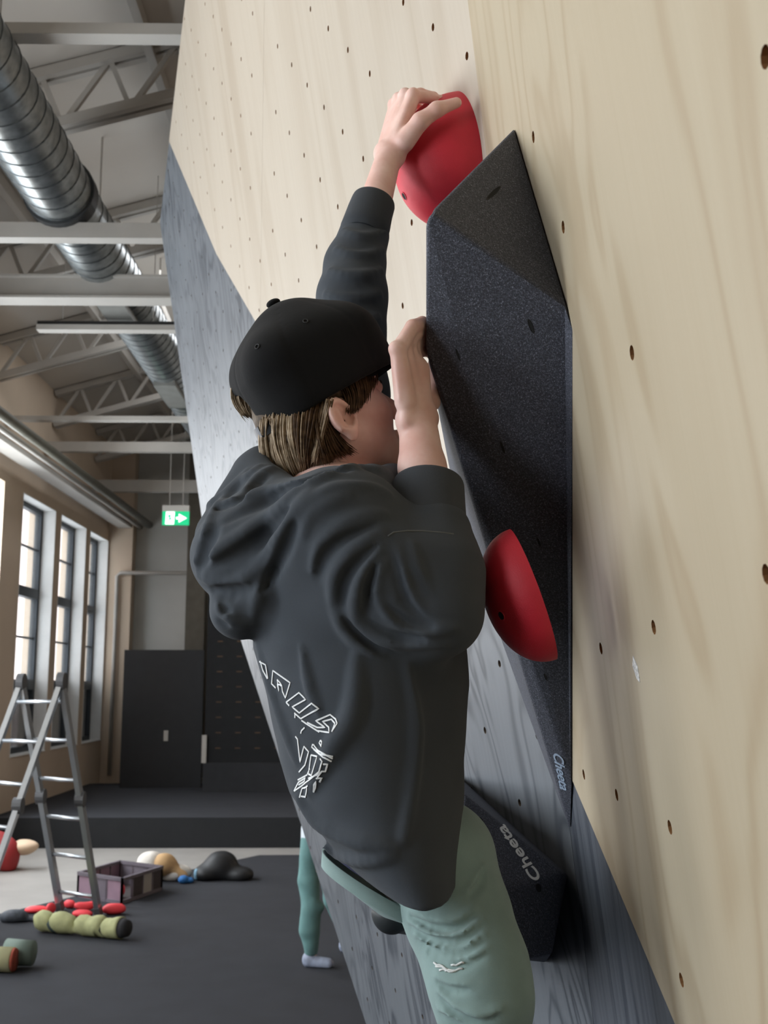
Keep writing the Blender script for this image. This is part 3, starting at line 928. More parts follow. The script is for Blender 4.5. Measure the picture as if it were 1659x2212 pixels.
# --- ladder
fD, fC = PZ(214, 1980), PZ(131, 1968)
tB = P(133, 1472, fD[1] - .33); tA = P(46, 1474, fC[1] - .22)
wv = fC - fD
fB = PZ(-6, 1990); fB[1] = fD[1] - .78; fB = np.array([tB[0] - (fD[0] - tB[0]) * 1.45, fD[1] - .82, 0.0]); fA = fB + (tA - tB) * np.array([1, 1, 0])
ld = thing('folding_ladder', 'open aluminium folding ladder standing on the floor mat', 'ladder', tuple(fD))
bs = np.array(fD)
def rail(top, foot, nm):
    top = np.asarray(top) - bs; foot = np.asarray(foot) - bs
    MB().bar(top, foot, .034, .078, up=(0, 1, .2)).build(nm, M_ALU, ld)
    c = top + (foot - top) * .5
    d = nrm(foot - top)
    MB().tube([c - np.array([.03, 0, 0]), c + np.array([.03, 0, 0])], .055, 14).build('hinge', M_PLA, ld)
    MB().bar(foot - d * .07, foot + np.array([0, 0, .004]), .04, .08, up=(0, 1, .2)).build('rubber_foot', M_PLA, ld)
for a, b in ((tA, fA), (tB, fB), (tA, fC), (tB, fD)): rail(a, b, 'rail')
for tp in (tA, tB): MB().tube([np.asarray(tp) - bs - np.array([.025, 0, 0]), np.asarray(tp) - bs + np.array([.025, 0, 0])], .065, 16).build('hinge', M_PLA, ld)
for (p0, p1, q0, q1) in ((tA, fA, tB, fB), (tA, fC, tB, fD)):
    for t_ in (.085, .25, .42, .585, .75, .915):
        MB().tube([np.asarray(p0) + (np.asarray(p1) - p0) * t_ - bs, np.asarray(q0) + (np.asarray(q1) - q0) * t_ - bs], .014, 10).build('rung', M_ALU, ld, True)

# --- crate with holds
c0, c1, c2 = PZ(262, 1953), PZ(168, 1938), PZ(348, 1923)
ez, ex_ = c1 - c0, c2 - c0
cr = thing('plastic_crate', 'open grey plastic crate of red holds behind the ladder', 'crate', tuple(c0))
M_CR = plain('grey_violet_plastic', srgb(112, 104, 112), .45); M_CRP = plain('pinkish_plastic', srgb(150, 122, 136), .5); M_CRD = plain('dark_crate_plastic', srgb(70, 62, 62), .5)
ch = .19
def cw(p, q, nm, cols):
    p = np.array(p); q = np.array(q); d = q - p; L = np.linalg.norm(d); inn = nrm(np.cross([0, 0, 1], d))
    MB().bar(p + (0, 0, ch - .012), q + (0, 0, ch - .012), .03, .024).build('rim', M_CR, cr)
    MB().bar(p + (0, 0, .012), q + (0, 0, .012), .02, .024).build('base_rail', M_CR, cr)
    n_ = len(cols)
    for i, c in enumerate(cols):
        a = p + d * (i / n_ + .01); b = p + d * ((i + 1) / n_ - .01)
        if c is not None: MB().bar(a + (b - a) * .04 + (0, 0, ch / 2), b - (b - a) * .04 + (0, 0, ch / 2), .008, ch - .04).build('side_panel', c, cr)
    for i in range(n_ + 1):
        a = p + d * (i / n_); MB().bar(a + (0, 0, 0), a + (0, 0, ch), .018, .018, up=(1, 0, 0)).build('rib', M_CRD if n_ > 2 and i in (0, n_) else M_CR, cr)
Z3 = np.zeros(3); e3 = np.array([ez[0], ez[1], 0]); f3_ = np.array([ex_[0], ex_[1], 0])
cw(Z3, e3, 'short_side', [M_CRP, M_CR, M_CRP]); cw(Z3, f3_, 'long_side', [None, M_CRD, M_STEEL, M_CRD])
cw(e3, e3 + f3_, 'long_side', [M_CRP, M_CRP, M_CRP, M_CRP]); cw(f3_, e3 + f3_, 'short_side', [M_CR, M_CR, M_CR])
MB().prism([Z3 + (0, 0, .006), f3_ + (0, 0, .006), e3 + f3_ + (0, 0, .006), e3 + (0, 0, .006)], (0, 0, .006)).build('crate_floor', M_CRD, cr)
M_REDF = plain('bright_red_hold', srgb(255, 70, 78), .6, var=.05)
def hold(px, py, w, h_, ang, label, z=0.0, bend=0.0, base=None, group='red holds on the floor by the ladder'):
    c = PZ(px, py) if base is None else np.array(base)
    r = np.random.default_rng(int(px * 7 + py)); s_ = (c[1]) / FPX
    L, H2 = w * s_ / 2, h_ * s_ / 2
    NU, NV = 18, 10; v = []; f = []
    for j in range(NV + 1):
        th = math.pi * j / NV
        for i in range(NU):
            a = 2 * math.pi * i / NU
            x = L * math.cos(th); q = math.sin(th) ** .8
            y = L * .55 * q * math.cos(a); zz = H2 * q * math.sin(a) * (1.15 if math.sin(a) > 0 else .85)
            zz += H2 * .85 + bend * (x / L) ** 2 * H2 + .05 * H2 * math.sin(7 * a + 5 * th)
            v.append((x, y, max(zz, .001)))
    for j in range(NV):
        for i in range(NU): f.append((j * NU + i, j * NU + (i + 1) % NU, (j + 1) * NU + (i + 1) % NU, (j + 1) * NU + i))
    o = mesh_obj('red_hold', v, f, M_REDF, None, True); fix_normals(o)
    o.location = (c[0], c[1], z + .0); o.rotation_euler = (0, 0, ang)
    tag(o, label, 'climbing hold', group)
    return o
hold(78, 1972, 46, 14, .2, 'flat red hold farthest left beside the olive bag roll')
hold(109, 1974, 24, 22, 1.0, 'small upright red hold left of the near ladder leg')
hold(150, 1962, 26, 17, -.3, 'round red hold between the two ladder legs')
hold(183, 1968, 44, 18, .4, 'long red hold lying tilted left of the front ladder foot', bend=.5)
hold(178, 1981, 44, 15, -.25, 'red hold lying lowest against the olive bag roll')
hold(246, 1975, 48, 22, .15, 'red hold alone to the right of the front ladder foot')
cm = c0 + (ez + ex_) * .5
hold(288, 1930, 34, 30, .4, 'red hold seen through the open side of the crate', z=.014, base=c0 + ez * .3 + ex_ * .2, group='red holds in the crate')
hold(226, 1930, 30, 26, 1.2, 'red hold behind the pinkish side of the crate', z=.014, base=c0 + ez * .62 + ex_ * .25, group='red holds in the crate')

# --- bags and rolls
M_OLIVE = plain('olive_canvas', srgb(168, 168, 122), .85, var=.15, scale=20)
def blob(name, fn, c, r, h, mat, label, cat, parent=None):
    lo = np.array(c) - r; hi = np.array(c) + r
    def g(p): return smax(fn(p), -(p[:, 2] - F32(base_z)), .004)
    base_z = c[2]
    t = None
    o = sdf_obj(name, g, lo, hi, h, mat, parent, 2)
    if label:
        b = np.array(c); o.data.transform(Matrix.Translation(Vector(-b))); o.location = b
        tag(o, label, cat)
    return o
a, b = PZ(78, 2012), PZ(262, 2030)
bs = a.copy(); dv = (b - a); L = np.linalg.norm(dv)
ol = thing('bag_roll', 'olive canvas bag roll tied in the middle in front of the ladder', 'bag', tuple(bs))
N_ = 41; pts_ = []; rr = []
for i in range(N_):
    t_ = i / (N_ - 1); r0 = .066 * (1 - .55 * math.exp(-((t_ - .48) / .045) ** 2) - .3 * math.exp(-((t_ - .2) / .03) ** 2) - .3 * math.exp(-((t_ - .8) / .02) ** 2)) * (.35 + .65 * min(1, t_ / .06))
    r0 *= 1 + .06 * math.sin(9 * t_ * 3)
    pts_.append(dv * t_ + np.array([0, 0, max(r0, .04) + .003])); rr.append(r0)
MB().tube(pts_, rr, 20).build('roll_body', M_OLIVE, ol, True)
d_ = nrm(dv)
MB().tube([pts_[-1] - d_ * .0, pts_[-1] + d_ * .05], [.064, .05], 20).build('dark_end', plain('end_hole_shade', srgb(40, 38, 40), .9), ol, True)  # solid dark cap: shade of the roll's hollow end put into colour
MB().tube([pts_[8], pts_[9]], .057, 18).build('strap', plain('dark_green_strap', srgb(54, 66, 66), .8), ol, True)
MB().tube([pts_[32], pts_[33]], .055, 18).build('strap', plain('black_strap', srgb(30, 32, 26), .8), ol, True)
# second roll at the left edge
c = PZ(8, 2098)
rl = thing('bag_roll', 'pale yellow bag roll with a rust lining cut by the left edge', 'bag', tuple(c))
MB().tube([(-.34, .03, .07), (.06, -.03, .07)], [.066, .068], 22).build('roll_body', plain('pale_yellow_canvas', srgb(206, 204, 160), .85), rl, True)
MB().tube([(.06, -.03, .07), (.075, -.03, .07)], [.066, .06], 22).build('lining', plain('rust_lining', srgb(140, 62, 44), .9), rl, True)
MB().tube([(-.02, .09, .085), (.14, .08, .08)], [.075, .07], 22).build('flap', plain('sage_green_canvas', srgb(108, 122, 112), .85), rl, True)
# dark tools at the left edge
c = PZ(30, 1990)
blob('tool_bag', lambda p: smin(d_ell(p, c + (0, 0, .03), (.1, .07, .05)), d_cap(p, c + (.05, 0, .02), c + (.2, -.03, .012), .022, .012), .02) + .006 * vnoise(p, 40, 3), c, .3, .008, plain('dark_tool_bag', srgb(58, 62, 70), .7, var=.4, scale=30), 'small dark tool bag lying left of the red holds', 'bag')
# white and tan bag behind the crate
c = PZ(335, 1912); c[1] += .25
bg = thing('paper_bag', 'white and tan bag slumped behind the grey crate', 'bag', tuple(c))
blob('bag_body', lambda p: smin(d_ell(p, c + (-.08, 0, .12), (.13, .12, .12)), d_ell(p, c + (.12, 0, .06), (.14, .1, .08)), .05) + .012 * vnoise(p, 30, 5), c, .45, .01, plain('white_bag', srgb(222, 214, 204), .8), None, None, bg)
blob('tan_panel', lambda p: smin(d_ell(p, c + (.03, -.03, .13), (.1, .12, .095)), d_cap(p, c + (.1, -.04, .1), c + (.2, -.06, .04), .06, .04), .04) + .008 * vnoise(p, 30, 6), c, .4, .01, plain('tan_paper', srgb(196, 158, 112), .8), None, None, bg)
c = PZ(396, 1908)
blob('glove', lambda p: smin(d_ell(p, c + (0, 0, .03), (.045, .05, .035)), d_ell(p, c + (.05, .02, .02), (.035, .04, .025)), .015), c, .15, .006, plain('blue_glove', srgb(46, 112, 178), .7), 'small blue glove beside the white and tan bag', 'glove')
# black bag on the mat
c = PZ(475, 1900)
kb = thing('sports_bag', 'black sports bag slumped on the corner of the floor mat', 'bag', tuple(c))
blob('bag_body', lambda p: smin(smin(d_ell(p, c + (.0, .05, .1), (.15, .15, .13)), d_ell(p, c + (-.12, 0, .05), (.1, .12, .07)), .05), d_ell(p, c + (.17, 0, .04), (.12, .11, .07)), .05) + .012 * vnoise(p, 28, 9), c, .5, .01, plain('black_nylon', srgb(32, 32, 34), .6, var=.3), None, None, kb)
blob('light_strap', lambda p: d_ell(p, c + (-.19, -.06, .05), (.025, .03, .05)) + .004 * vnoise(p, 50, 4), c, .4, .008, plain('pale_blue_strap', srgb(130, 168, 190), .7), None, None, kb)
# red and cream bags by the left wall
c = PZ(20, 1800, .0); c = np.array([PX(20, 1790, -3.4)[0], 10.4, -.03])
rb = thing('red_bag', 'red and cream bags heaped against the left wall', 'bag', tuple(c))
blob('bag_body', lambda p: smin(d_ell(p, c + (-.05, 0, .16), (.24, .2, .18)), d_ell(p, c + (.12, -.05, .12), (.1, .12, .16)), .05) + .015 * vnoise(p, 22, 11), c, .6, .014, plain('dark_red_nylon', srgb(150, 36, 38), .6), None, None, rb)
blob('cream_flap', lambda p: d_ell(p, c + (.27, .0, .2), (.12, .1, .06)) + .03 * vnoise(p, 22, 12), c, .6, .014, plain('cream_cloth', srgb(206, 178, 150), .8), None, None, rb)
# ================================================================== the climber
def skin_mat():
    k = NT('skin'); co = k.coords()
    a = k.noise(co, 22, 3); b = k.noise(co, 160, 3)
    c = k.ramp(a, [(.3, srgb(220, 176, 163)), (.7, srgb(238, 205, 194))])
    c = k.mix(k.math('MULTIPLY', b, .25), c, srgb(214, 146, 128))
    k.col(c).set(Roughness=.5, Subsurface_Weight=.12, Subsurface_Scale=.01)
    k.b.inputs['Subsurface Radius'].default_value = (1, .35, .2)
    k.bump(k.noise(co, 700, 3), .12, .0006)
    return k.m
M_SKIN = skin_mat()
M_HOOD = cloth('charcoal_fleece', srgb(57, 61, 66), .18, .95, .06)
M_RIB = cloth('charcoal_rib', srgb(55, 58, 62), .1, .95, .06)
M_CAP = cloth('black_cap_twill', srgb(12, 12, 13), .15, .9, .05)
M_JEAN = cloth('washed_teal_denim', srgb(116, 136, 133), .2, .85, .15, weave=1800, big=12)
M_TEE = cloth('navy_jersey', srgb(40, 42, 64), .15, .9, .2)
M_SHOE = plain('dark_rubber', srgb(38, 42, 44), .6)
M_SHOE2 = plain('lilac_shoe_side', srgb(112, 116, 138), .7)
def hair_mat(name, a, b):
    k = NT(name); co = k.coords((1, 1, 1))
    k.col(k.ramp(k.noise(co, 90, 3), [(.3, a), (.75, b)])).set(Roughness=.6)
    k.b.inputs['Specular IOR Level'].default_value = .15
    return k.m
M_HAIR = hair_mat('ash_brown_hair', srgb(62, 50, 38), srgb(96, 80, 62))
HY = 1.55
SC_ = HY / FPX                     # metres per pixel at the head
# --- head frame: forward, up, right (towards the camera)
yaw_, pit_ = math.radians(20), math.radians(27)
HF = np.array([math.cos(yaw_) * math.cos(pit_), math.sin(yaw_) * math.cos(pit_), math.sin(pit_)])
HU = np.array([-math.cos(yaw_) * math.sin(pit_), -math.sin(yaw_) * math.sin(pit_), math.cos(pit_)])
HR = np.cross(HF, HU)
HM = np.stack([HF, HR, HU], 1)
HO = P(690, 900, HY)
def hp(f, r, u): return HO + HF * f + HR * r + HU * u
SKULL_C = hp(.006, 0, .03)
def head_sdf(p):
    d = d_ell(p, SKULL_C, (.092, .076, .092), HM)
    d = smin(d, d_ell(p, hp(.035, 0, -.035), (.062, .056, .075), HM), .03)          # face
    d = smin(d, d_cap(p, hp(.03, .042, -.055), hp(.076, .012, -.098), .022, .02), .025)   # right jaw
    d = smin(d, d_cap(p, hp(.03, -.042, -.055), hp(.076, -.012, -.098), .022, .02), .025)
    d = smin(d, d_ell(p, hp(.062, .036, -.03), (.028, .026, .03), HM), .02)          # cheeks
    d = smin(d, d_ell(p, hp(.062, -.036, -.03), (.028, .026, .03), HM), .02)
    d = smin(d, d_cap(p, hp(.098, 0, -.005), hp(.118, 0, -.04), .008, .0125), .01)   # nose
    d = smin(d, d_ell(p, hp(.098, 0, -.071), (.012, .022, .008), HM), .008)          # lips
    d = smin(d, d_ell(p, hp(.094, 0, -.102), (.018, .02, .016), HM), .015)           # chin
    for s_ in (1, -1):
        d = smax(d, -d_ell(p, hp(.098, .034 * s_, .004), (.016, .018, .011), HM), .012)   # eye sockets
        d = smin(d, d_ell(p, hp(.084, .034 * s_, .004), (.0125, .0135, .0115), HM), .003)
        d = smin(d, d_cap(p, hp(.094, .018 * s_, .02), hp(.078, .054 * s_, .018), .007, .006), .008)  # brow
    # neck
    d = smin(d, d_cap(p, hp(-.022, 0, -.06), P(712, 1075, HY + .02), .052, .058), .03)
    # ears
    for s_ in (1, -1):
        c = hp(-.006, .075 * s_, -.022)
        E3 = np.stack([nrm(HF * .94 + HR * -.34 * s_), nrm(HR * .94 * s_ + HF * .34), HU], 1)
        q = (p - c.astype(F32)) @ E3.astype(F32)
        tl = -.36; y2 = q[:, 2] * math.cos(tl) + q[:, 0] * math.sin(tl); x2 = q[:, 0] * math.cos(tl) - q[:, 2] * math.sin(tl)
        rr = np.sqrt((x2 / .66) ** 2 + y2 ** 2)
        lobe = np.where(y2 < -.012, .85, 1.0)
        rim = np.sqrt((rr - .0265 * lobe) ** 2 + (q[:, 1] - .012) ** 2) - .0052
        plate = np.maximum(rr - .027, np.abs(q[:, 1] - .006) - .0035)
        ear = smin(rim * .8, plate * .7, .006)
        ear = smin(ear, d_cap(p, c + E3[:, 0] * -.006 + E3[:, 2] * .012 + E3[:, 1] * .009, c + E3[:, 0] * .002 + E3[:, 2] * -.014 + E3[:, 1] * .009, .0045, .004), .005)
        ear = smin(ear, d_ell(p, c + E3[:, 2] * -.027 + E3[:, 0] * .005 + E3[:, 1] * .008, (.009, .005, .009), E3), .006)
        ear = smax(ear, -d_ell(p, c + E3[:, 0] * .006 + E3[:, 2] * -.003 + E3[:, 1] * .013, (.0075, .008, .0095), E3), .004)
        d = smin(d, ear, .006)
    return d
# --- right arm and hand (gripping the edge of the wedge volume)
WR = P(902, 902, 1.475); ELB = P(955, 1330, 1.36)
KN = [P(860, 757, 1.425), P(872, 748, 1.443), P(882, 744, 1.461), P(890, 746, 1.478)]
HB = [P(876, 868, 1.445), P(886, 862, 1.46), P(896, 860, 1.475), P(907, 860, 1.49)]
def rhand_sdf(p):
    d = d_chain(p, [ELB, P(935, 1160, 1.405), P(912, 1010, 1.45), WR], [.05, .040, .0315, .0255], .01)
    d = smin(d, d_cap(p, P(884, 905, 1.46), P(918, 905, 1.49), .0195, .0195), .012)
    for a, b, r0, r1 in zip(HB, KN, (.0155, .0165, .016, .015), (.0115, .0118, .0115, .011)):
        d = smin(d, d_cap(p, a, b, r0, r1), .007)
    d = smin(d, d_cap(p, WR, P(900, 800, 1.47), .021, .018), .013)
    fing = [([KN[0], P(891, 706, 1.442), P(912, 698, 1.468), P(930, 708, 1.50)], [.0108, .0100, .0094, .0085]),
            ([KN[1], P(899, 718, 1.468), P(918, 712, 1.49), P(936, 722, 1.52)], [.0108, .0100, .0092, .0082]),
            ([KN[2], P(904, 736, 1.49), P(921, 732, 1.51), P(938, 742, 1.535)], [.0104, .0095, .0088, .0080]),
            ([KN[3], P(906, 760, 1.505), P(922, 758, 1.525), P(936, 766, 1.545)], [.0096, .0088, .0082, .0074])]
    for pts, rs in fing:
        d = smin(d, d_chain(p, pts, rs, .003), .0038)
    for kx in KN: d = smin(d, d_ell(p, kx + np.array([-.003, -.003, .002]), (.0105, .0105, .0105)), .004)
    d = smin(d, d_chain(p, [P(915, 880, 1.505), P(930, 868, 1.525), P(938, 825, 1.535), P(936, 790, 1.54)], [.016, .0135, .0108, .009], .005), .009)
    for a, b in zip(HB[:3], KN[:3]):
        d = smin(d, d_cap(p, a + np.array([-.008, -.012, 0]), b + np.array([-.004, -.006, 0]), .0028, .004), .005)
    d = smin(d, d_ell(p, P(876, 905, 1.445), (.008, .008, .011)), .01)
    return d
# --- left arm and hand (on the red dome)
LY = 1.84
LE = P(756, 640, 1.74); LW = P(842, 330, LY)
LK = [P(893, 208, 1.835), P(876, 208, 1.853), P(862, 217, 1.872), P(852, 229, 1.89)]
LB = [P(858, 300, 1.828), P(849, 303, 1.84), P(841, 307, 1.852), P(834, 312, 1.864)]
def lhand_sdf(p):
    d = d_chain(p, [LE, P(802, 470, 1.79), LW], [.042, .030, .0225], .01)
    d = smin(d, d_cap(p, P(833, 332, 1.848), P(852, 334, 1.832), .022, .0215), .012)
    for a, b, r0, r1 in zip(LB, LK, (.0165, .0165, .016, .015), (.0125, .012, .0115, .011)):
        d = smin(d, d_cap(p, a, b, r0, r1), .009)
    fing = [([LK[0], P(928, 210, 1.850), P(950, 218, 1.868), P(968, 234, 1.885)], [.0115, .0105, .0096, .0086]),
            ([LK[1], P(908, 203, 1.875), P(936, 210, 1.895), P(957, 226, 1.905)], [.0115, .0105, .0096, .0086]),
            ([LK[2], P(890, 211, 1.905), P(918, 214, 1.922), P(938, 228, 1.93)], [.011, .0100, .0092, .0082]),
            ([LK[3], P(874, 224, 1.92), P(896, 226, 1.938), P(914, 238, 1.945)], [.0100, .0090, .0083, .0075])]
    for pts, rs in fing: d = smin(d, d_chain(p, pts, rs, .004), .0045)
    for kx in LK: d = smin(d, d_ell(p, kx + np.array([-.001, -.004, .002]), (.0115, .0115, .0112)), .005)
    d = smin(d, d_chain(p, [P(874, 306, 1.818), P(908, 262, 1.800), P(946, 236, 1.796), P(986, 222, 1.800)], [.0185, .0152, .0130, .0095], .006), .01)
    d = smin(d, d_ell(p, P(942, 236, 1.793), (.0135, .0125, .0125)), .005)
    for a, b in zip(LB[:3], LK[:3]):
        d = smin(d, d_cap(p, a + np.array([0, -.013, .004]), b + np.array([0, -.008, .004]), .0028, .004), .006)
    return d
# --- hidden trunk and legs, so that head, arms and legs are one body
SHR, SHL = P(735, 1150, 1.40), P(745, 1075, 1.68)
HIPR, HIPL = P(940, 1885, 1.51), P(890, 1880, 1.60)
KNR = P(1046, 2158, 1.42); ANR = P(1052, 2560, 1.52)
KNL = P(985, 2010, 1.96); ANL = P(880, 1975, 2.18)
def trunk_sdf(p):
    c = (SHR + SHL) / 2; h = (HIPR + HIPL) / 2
    d = d_cap(p, P(720, 1130, 1.53), P(800, 1500, 1.51), .085, .095)
    d = smin(d, d_cap(p, P(800, 1500, 1.51), h, .095, .055), .04)
    d = smin(d, d_cap(p, SHR, SHL, .05, .045), .05)
    d = smin(d, d_cap(p, SHR, P(905, 1300, 1.375), .045, .04), .03)
    d = smin(d, d_cap(p, P(905, 1300, 1.375), ELB, .04, .04), .02)
    d = smin(d, d_cap(p, SHL, LE, .045, .04), .03)
    d = smin(d, d_cap(p, P(712, 1075, HY + .02), P(720, 1130, 1.53), .055, .07), .03)
    d = smin(d, d_cap(p, HIPR, KNR, .05, .042), .03); d = smin(d, d_cap(p, KNR, ANR, .04, .03), .02)
    d = smin(d, d_cap(p, HIPL, KNL, .05, .042), .03); d = smin(d, d_cap(p, KNL, ANL, .04, .028), .02)
    return d
def bounds(pts, pad):
    a = np.array(pts); return a.min(0) - pad, a.max(0) + pad
parts_ = []
lo, hi = bounds([hp(-.13, 0, 0), hp(.14, 0, 0), hp(0, .1, .14), hp(0, -.1, -.15), P(712, 1090, HY)], .06)
parts_.append(surface(head_sdf, lo, hi, .0021))
lo, hi = bounds([ELB, WR] + KN + [P(940, 705, 1.63)], .06)
parts_.append(surface(rhand_sdf, lo, hi, .0021))
lo, hi = bounds([LE, LW] + LK + [P(990, 225, 1.94)], .06)
parts_.append(surface(lhand_sdf, lo, hi, .0021))
lo, hi = bounds([SHR, SHL, HIPR, HIPL, KNR, ANR, KNL, ANL, ELB, LE], .13)
parts_.append(surface(trunk_sdf, lo, hi, .012))
VV = []; QQ = []; off_ = 0
for v, q in parts_:
    v = relax(v, q, 1); VV.append(v); QQ.append(q + off_); off_ += len(v)
base = np.array([HIPR[0], HIPR[1], HIPR[2]])
person = fast_mesh('person', np.concatenate(VV) - base, np.concatenate(QQ), M_SKIN)
person.location = base
tag(person, 'climber in a charcoal hoodie and black cap hanging from the wall', 'person')
def pchild(name, fn, pts, pad, h, mat, it=1, parent=None):
    lo, hi = bounds(pts, pad)
    V, Q = surface(fn, lo, hi, h); V = relax(V, Q, it)
    o = fast_mesh(name, V - base, Q, mat, parent or person)
    return o
# eye lashes / eyebrow: right eye
MB().tube([hp(.0985, .022, .009) - base, hp(.0985, .034, .0105) - base, hp(.0925, .0455, .006) - base], .0011, 5).build('eyelashes', plain('dark_lash', srgb(44, 30, 24), .6), person, True)
MB().tube([hp(.101, .02, .026) - base, hp(.096, .036, .03) - base, hp(.084, .052, .026) - base], [.002, .0028, .0012], 6).build('eyebrow', plain('brow_hair', srgb(84, 62, 44), .7), person, True)

# ------------------------------------------------------------------ hoodie
rows = [(1050, 640, 850), (1080, 600, 868), (1130, 568, 890), (1200, 556, 930), (1300, 546, 985), (1400, 549, 1008), (1480, 571, 1013), (1560, 590, 1006), (1640, 606, 1000),
        (1710, 628, 1000), (1750, 658, 999), (1800, 698, 998), (1850, 745, 995), (1900, 800, 990), (1960, 850, 985), (2000, 880, 980)]
TY = 1.51
zs = np.array([P(800, r[0], TY)[2] for r in rows])[::-1]
cxs = np.array([(P(r[1], r[0], TY)[0] + P(r[2], r[0], TY)[0]) / 2 for r in rows])[::-1]
axs = np.array([(P(r[2], r[0], TY)[0] - P(r[1], r[0], TY)[0]) / 2 for r in rows])[::-1]
bys = np.array([.10, .135, .16, .165, .165, .165, .165, .165, .165, .165, .165, .165, .165, .165, .165, .16])[::-1]
hem_o = P(930, 1962, 1.36); hem_n = np.cross(P(703, 1816, 1.58) - hem_o, P(1000, 1800, 1.60) - hem_o); hem_n = nrm(hem_n)
if hem_n[2] > 0: hem_n = -hem_n
def torso_sdf(p):
    z = p[:, 2]
    cx = np.interp(z, zs, cxs).astype(F32); a = np.interp(z, zs, axs).astype(F32); b = np.interp(z, zs, bys).astype(F32)
    u = (p[:, 0] - cx) / a; v = (p[:, 1] - TY) / b
    r = np.sqrt(u * u + v * v) + 1e-6
    d = (r - 1) * np.minimum(a, b) * .9
    d = smax(d, z - F32(zs[-1] - .005), .05)
    return d
S0, S1 = P(735, 1158, 1.395), P(905, 1300, 1.365)
UA = [P(700, 1150, 1.43), S0, P(830, 1245, 1.375), S1]
def sleeve_r(p):
    d = d_chain(p, UA + [P(945, 1318, 1.355)], [.075, .082, .074, .064, .052], .03)
    d = smin(d, d_chain(p, [P(948, 1325, 1.355), P(940, 1240, 1.375), P(928, 1160, 1.40)], [.050, .060, .055], .02), .02)
    return d
def sleeve_l(p):
    d = d_chain(p, [P(745, 1085, 1.66), P(752, 860, 1.70), P(760, 640, 1.74)], [.07, .06, .056], .03)
    return smin(d, d_chain(p, [P(760, 640, 1.74), P(768, 575, 1.765), P(785, 510, 1.79)], [.056, .049, .044], .02), .02)
def hood_sdf(p):
    d = d_ell(p, P(575, 1185, 1.475), (.088, .10, .085), np.stack([nrm([.8, 0, .6]), [0, 1, 0], nrm([-.6, 0, .8])], 1))
    d = smin(d, d_ell(p, P(490, 1205, 1.47), (.045, .075, .05)), .03)
    d = smin(d, d_cap(p, P(515, 1320, 1.44), P(560, 1290, 1.44), .036, .05), .02)
    d = smin(d, d_cap(p, P(520, 1340, 1.45), P(500, 1310, 1.45), .022, .024), .012)
    # collar around the neck
    col = [P(568, 1008, 1.58), P(582, 1068, 1.50), P(640, 1096, 1.445), P(720, 1078, 1.425), P(800, 1052, 1.44), P(848, 1046, 1.50), P(850, 1060, 1.58), P(780, 1040, 1.63), P(650, 1010, 1.63), P(568, 1008, 1.58)]
    d = smin(d, d_chain(p, col, [.028, .036, .036, .03, .028, .026, .026, .03, .03, .028], .012), .022)
    d = smin(d, d_cap(p, P(548, 1030, 1.56), P(470, 1150, 1.50), .032, .03), .025)
    return d
def hoodie_base(p):
    d = smin(torso_sdf(p), sleeve_r(p), .035)
    d = smin(d, sleeve_l(p), .03)
    d = smin(d, hood_sdf(p), .016)
    return d
_cp = lambda L: [(400 + .3978 * x, 600 + .3978 * y) for x, y in L]
ridges = [  # (pixel polyline in the photo crop, radius, lift)
    (_cp([(690, 1590), (730, 1460), (830, 1370), (960, 1310), (1080, 1285)]), .009, .0),
    (_cp([(800, 1760), (815, 1620), (890, 1510), (1000, 1425), (1060, 1390)]), .010, .0),
    (_cp([(930, 1880), (935, 1730), (985, 1590), (1055, 1480)]), .010, .0),
    (_cp([(1050, 1740), (1035, 1640), (1075, 1560)]), .007, .0),
    (_cp([(815, 1820), (880, 1920), (1000, 1995), (1150, 2050)]), .010, .0),
    (_cp([(935, 1870), (1050, 1950), (1200, 1985), (1400, 1995)]), .009, .0),
    (_cp([(1060, 1770), (1140, 1860), (1300, 1920), (1480, 1900)]), .008, .0),
    (_cp([(585, 1400), (615, 1300), (690, 1215), (820, 1150), (1000, 1140), (1100, 1180)]), .007, .0),
    (_cp([(640, 1400), (680, 1300), (760, 1240), (880, 1190)]), .005, .0),
    (_cp([(60, 1540), (180, 1480), (330, 1390), (500, 1265), (640, 1150), (760, 1090)]), .011, .002),
    (_cp([(80, 1620), (170, 1650), (290, 1650), (400, 1570), (520, 1410), (600, 1270), (690, 1160)]), .012, .003),
    (_cp([(150, 1250), (300, 1200), (450, 1165), (620, 1130), (760, 1075), (900, 1035), (1040, 1040)]), .010, .002),
    (_cp([(330, 1150), (390, 1090), (470, 1035)]), .008, .0),
    (_cp([(90, 1480), (110, 1390), (160, 1270), (260, 1160), (340, 1060)]), .008, .002),
    (_cp([(370, 1830), (400, 1720), (470, 1600), (540, 1470), (580, 1360)]), .010, .0),
    ([(770, 1420), (768, 1500), (755, 1560), (728, 1602), (700, 1650), (668, 1712)], .015, .0),
    ([(632, 1700), (690, 1772), (760, 1812), (850, 1830)], .014, .0),
    ([(650, 1400), (668, 1480), (690, 1540)], .008, .0),
    ([(560, 1400), (585, 1480), (612, 1560), (640, 1640)], .008, .0),
    ([(860, 1190), (868, 1235), (885, 1285), (915, 1330)], .007, .0),
    ([(890, 1180), (900, 1220), (925, 1270)], .006, .0),
    ([(880, 1440), (900, 1560), (890, 1700), (870, 1820)], .010, .0),
    ([(450, 1090), (500, 1060), (560, 1010)], .008, .0),
    ([(475, 1310), (505, 1340), (545, 1345)], .009, .0),
    ([(700, 1830), (770, 1860), (850, 1850)], .008, .0),
]
